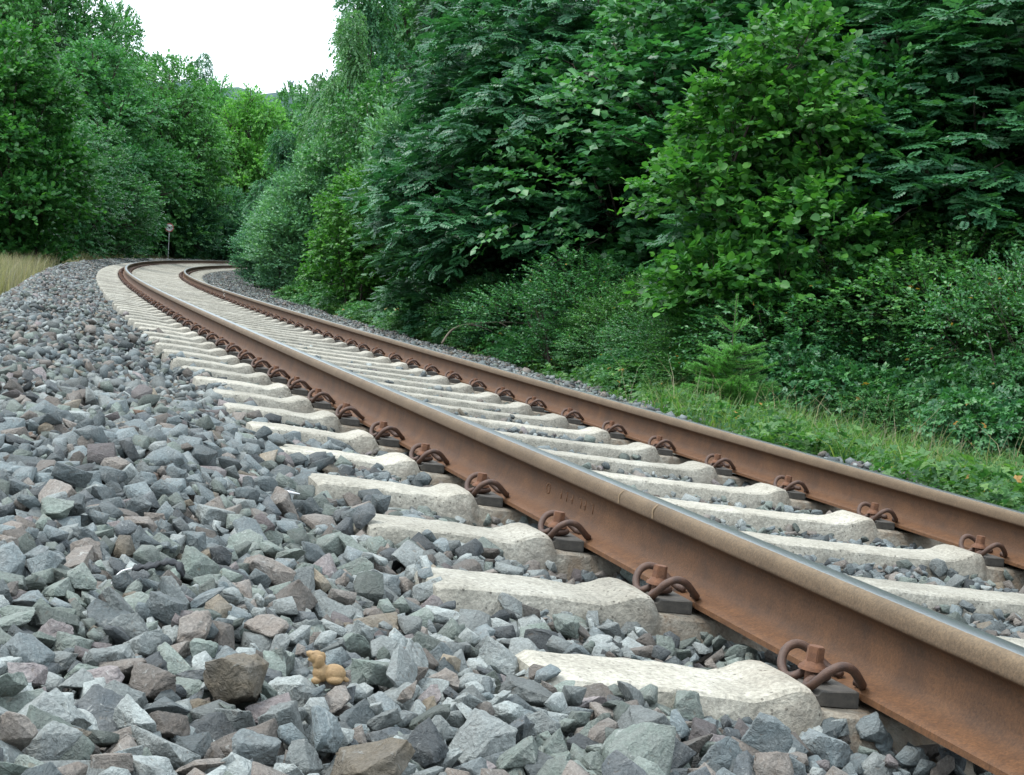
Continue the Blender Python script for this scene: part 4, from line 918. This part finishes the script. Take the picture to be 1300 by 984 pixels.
# ------------------------------------------------------------------ odds and ends lying about
HR = Vector((math.cos(CAM['yaw']), -math.sin(CAM['yaw']), 0)); HF = Vector((math.sin(CAM['yaw']), math.cos(CAM['yaw']), 0))
def localm(u, v, lift=0.):
    p = surf(u, v); m = Matrix.Identity(4)
    for i in range(3): m[i][0], m[i][1], m[i][2], m[i][3] = HR[i], HF[i], (0, 0, 1)[i], p[i]
    m[2][3] += lift; return m, (p-Vector(CP)).length/CAM['f']
MTAN = m_rust('tan_plastic', (.2, .125, .055), (.33, .215, .1), .6, 130); MRUB = m_plain('black_rubber', (.02, .02, .022), (.045, .05, .055), 60, .6); MWIRE = m_plain('white_wire', (.6, .6, .6), (.78, .78, .78), 60, .5)
m, px = localm(411, 853, -.012)
bm = bmesh.new()
for x, y, z, a1, b1, c1, tilt in ((.012, 0, .011, .0145, .0115, .0115, 0), (-.003, 0, .011, .0105, .010, .0115, 0), (-.0065, 0, .021, .0075, .0075, .008, 0), (-.0095, 0, .0295, .0088, .0078, .0082, 0),
                       (-.0158, 0, .0325, .0062, .0052, .0046, .35), (-.0160, 0, .0262, .0042, .0042, .0026, .2), (-.0045, -.0072, .0262, .0052, .0026, .0085, .25), (-.0045, .0072, .0262, .0052, .0026, .0085, .25), (-.0128, -.0042, .0352, .002, .0018, .0018, 0),
                       (.027, -.002, .005, .0045, .003, .003, .5), (-.008, -.007, .003, .006, .004, .0045, 0), (.014, -.006, .005, .010, .008, .006, 0), (-.0205, 0, .0345, .0018, .0024, .0018, 0)):
    bmesh.ops.create_icosphere(bm, subdivisions=3, radius=1, matrix=Matrix.Translation((x, y, z)) @ Matrix.Rotation(tilt, 4, 'Y') @ Matrix.Diagonal((a1, b1, c1, 1)))
fo = link('animal_figurine', bm_mesh('figurine', bm, [MTAN], True), None, m @ Matrix.Diagonal((.98, .98, .98, 1)))
rm = fo.modifiers.new('remesh', 'REMESH'); rm.mode = 'VOXEL'; rm.voxel_size = .0007; rm.use_smooth_shade = True
smo = fo.modifiers.new('smooth', 'SMOOTH'); smo.factor = .6; smo.iterations = 4
tag(fo, 'small tan animal figurine with a drooping ear, lying among the front stones', 'figurine')
def ribbon(name, pts, w, th, mt, m):
    P = spline(pts, 26); V = []
    for i, q in enumerate(P):
        ww = w*(.7+.3*math.sin(i*.9+1)); dz = .0015*math.sin(i*1.7)
        V += [(q[0], q[1]-ww/2, q[2]+dz), (q[0], q[1]+ww/2, q[2]-dz+.003)]
    F = [(2*i, 2*i+1, 2*i+3, 2*i+2) for i in range(len(P)-1)]
    o = link(name, mesh_np(name, np.array(V), np.array(F), mats=[mt], smooth=True), None, m); so_ = o.modifiers.new('solid', 'SOLIDIFY'); so_.thickness = th; so_.offset = 0; return o
m, px = localm(203, 745, .02)
rb_ = ribbon('rubber_scrap', [(-.037, -.004, .004), (-.022, -.004, .006), (-.005, -.004, .010), (.010, -.004, .015), (.024, -.004, .012), (.033, -.004, -.002)], .02, .0045, MRUB, m)
tag(rb_, 'torn black rubber strip arched over the stones, a white wire beside it', 'rubber scrap')
V, F = tube(spline([(-.036, -.012, .006), (-.050, -.016, .002), (-.060, -.02, -.010), (-.064, -.022, -.026)], 14), .0013, 8)
wo_ = link('white_wire', mesh_np('wire', V, tris(F), mats=[MWIRE], smooth=True), None, m); tag(wo_, 'short curved white wire sticking out from the black rubber strip', 'wire')
m, px = localm(368, 634, .013)
rt = empty('litter_scrap', m); tag(rt, 'crumpled white litter scrap with a dark red tab, lying among the stones', 'litter')
V, F = tube(spline([(-.018, 0, .004), (-.006, -.002, .004), (.008, 0, .002), (.022, .002, 0)], 12), [.003, .0036, .0042, .0038, .0036, .0034, .003, .0028, .0024, .002, .0016, .001], 8)
link('paper', mesh_np('paper', V, tris(F), mats=[MWIRE], smooth=True), rt)
bm = bmesh.new(); bmesh.ops.create_cube(bm, size=1, matrix=Matrix.Translation((-.012, -.006, -.003)) @ Matrix.Rotation(.2, 4, 'Y') @ Matrix.Diagonal((.006, .002, .014, 1))); bmesh.ops.bevel(bm, geom=bm.edges[:], offset=.0006, segments=2, affect='EDGES')
link('red_tab', bm_mesh('tab', bm, [m_plain('dark_red_plastic', (.2, .02, .03), (.28, .04, .05), 60, .5)]), rt)

def branch(name, pts, r0, r1, twigs, label, cat):
    P = spline([tuple(q) for q in pts], 24); o0 = P[0].copy(); ts = [tube(P-o0, np.linspace(r0, r1, 24), 7)]; R = np.random.default_rng(len(label))
    for k in twigs:
        d = nrm(P[k+1]-P[k]+R.normal(0, .5, 3)*np.linalg.norm(P[k+1]-P[k])*2); L = np.linalg.norm(P[-1]-P[0])*R.uniform(.12, .25)
        ts.append(tube(spline([P[k]-o0, P[k]-o0+d*L*.5+np.array([0, 0, .03]), P[k]-o0+d*L], 6), np.linspace(r1*1.3, r1*.4, 6), 5))
    V, F = join_tubes(ts); o = link(name, mesh_np(name, V, F, mats=[MTWIG], smooth=True)); o.location = tuple(float(q) for q in o0); tag(o, label, cat); return o
branch('bare_branch', [at(561, 436, 20.2), at(575, 418, 20.4), (at(600, 411, 20.6)), at(640, 409, 20.8), at(672, 412, 21.), at(700, 420, 21.3)], .016, .007, (8, 13, 17), 'bare grey branch arching low over the ballast edge below the ashes', 'branch')
for u0, v0, u1, v1, d_, lb in ((1234, 562, 1254, 462, 12.2, 'tall dry flower stalk with a pale tip standing highest in the grass'), (1104, 575, 1128, 504, 12.4, 'slanting straw-coloured stalk right of the spruce, in the grass'), (1136, 590, 1162, 540, 11.6, 'short pale stalk bent to the right in the middle of the grass'), (1078, 570, 1082, 515, 12.8, 'upright brown stalk just right of the bramble clump')):
    q0 = at(u0, v0, d_); q1 = at(u1, v1, d_); q0[2] = min(q0[2], gz(float(q0[0]), float(q0[1])))
    branch('dry_stalk', [q0, (q0+q1)/2+np.array([.02, 0, 0]), q1], .004, .0022, (18, 20), lb, 'stalk')
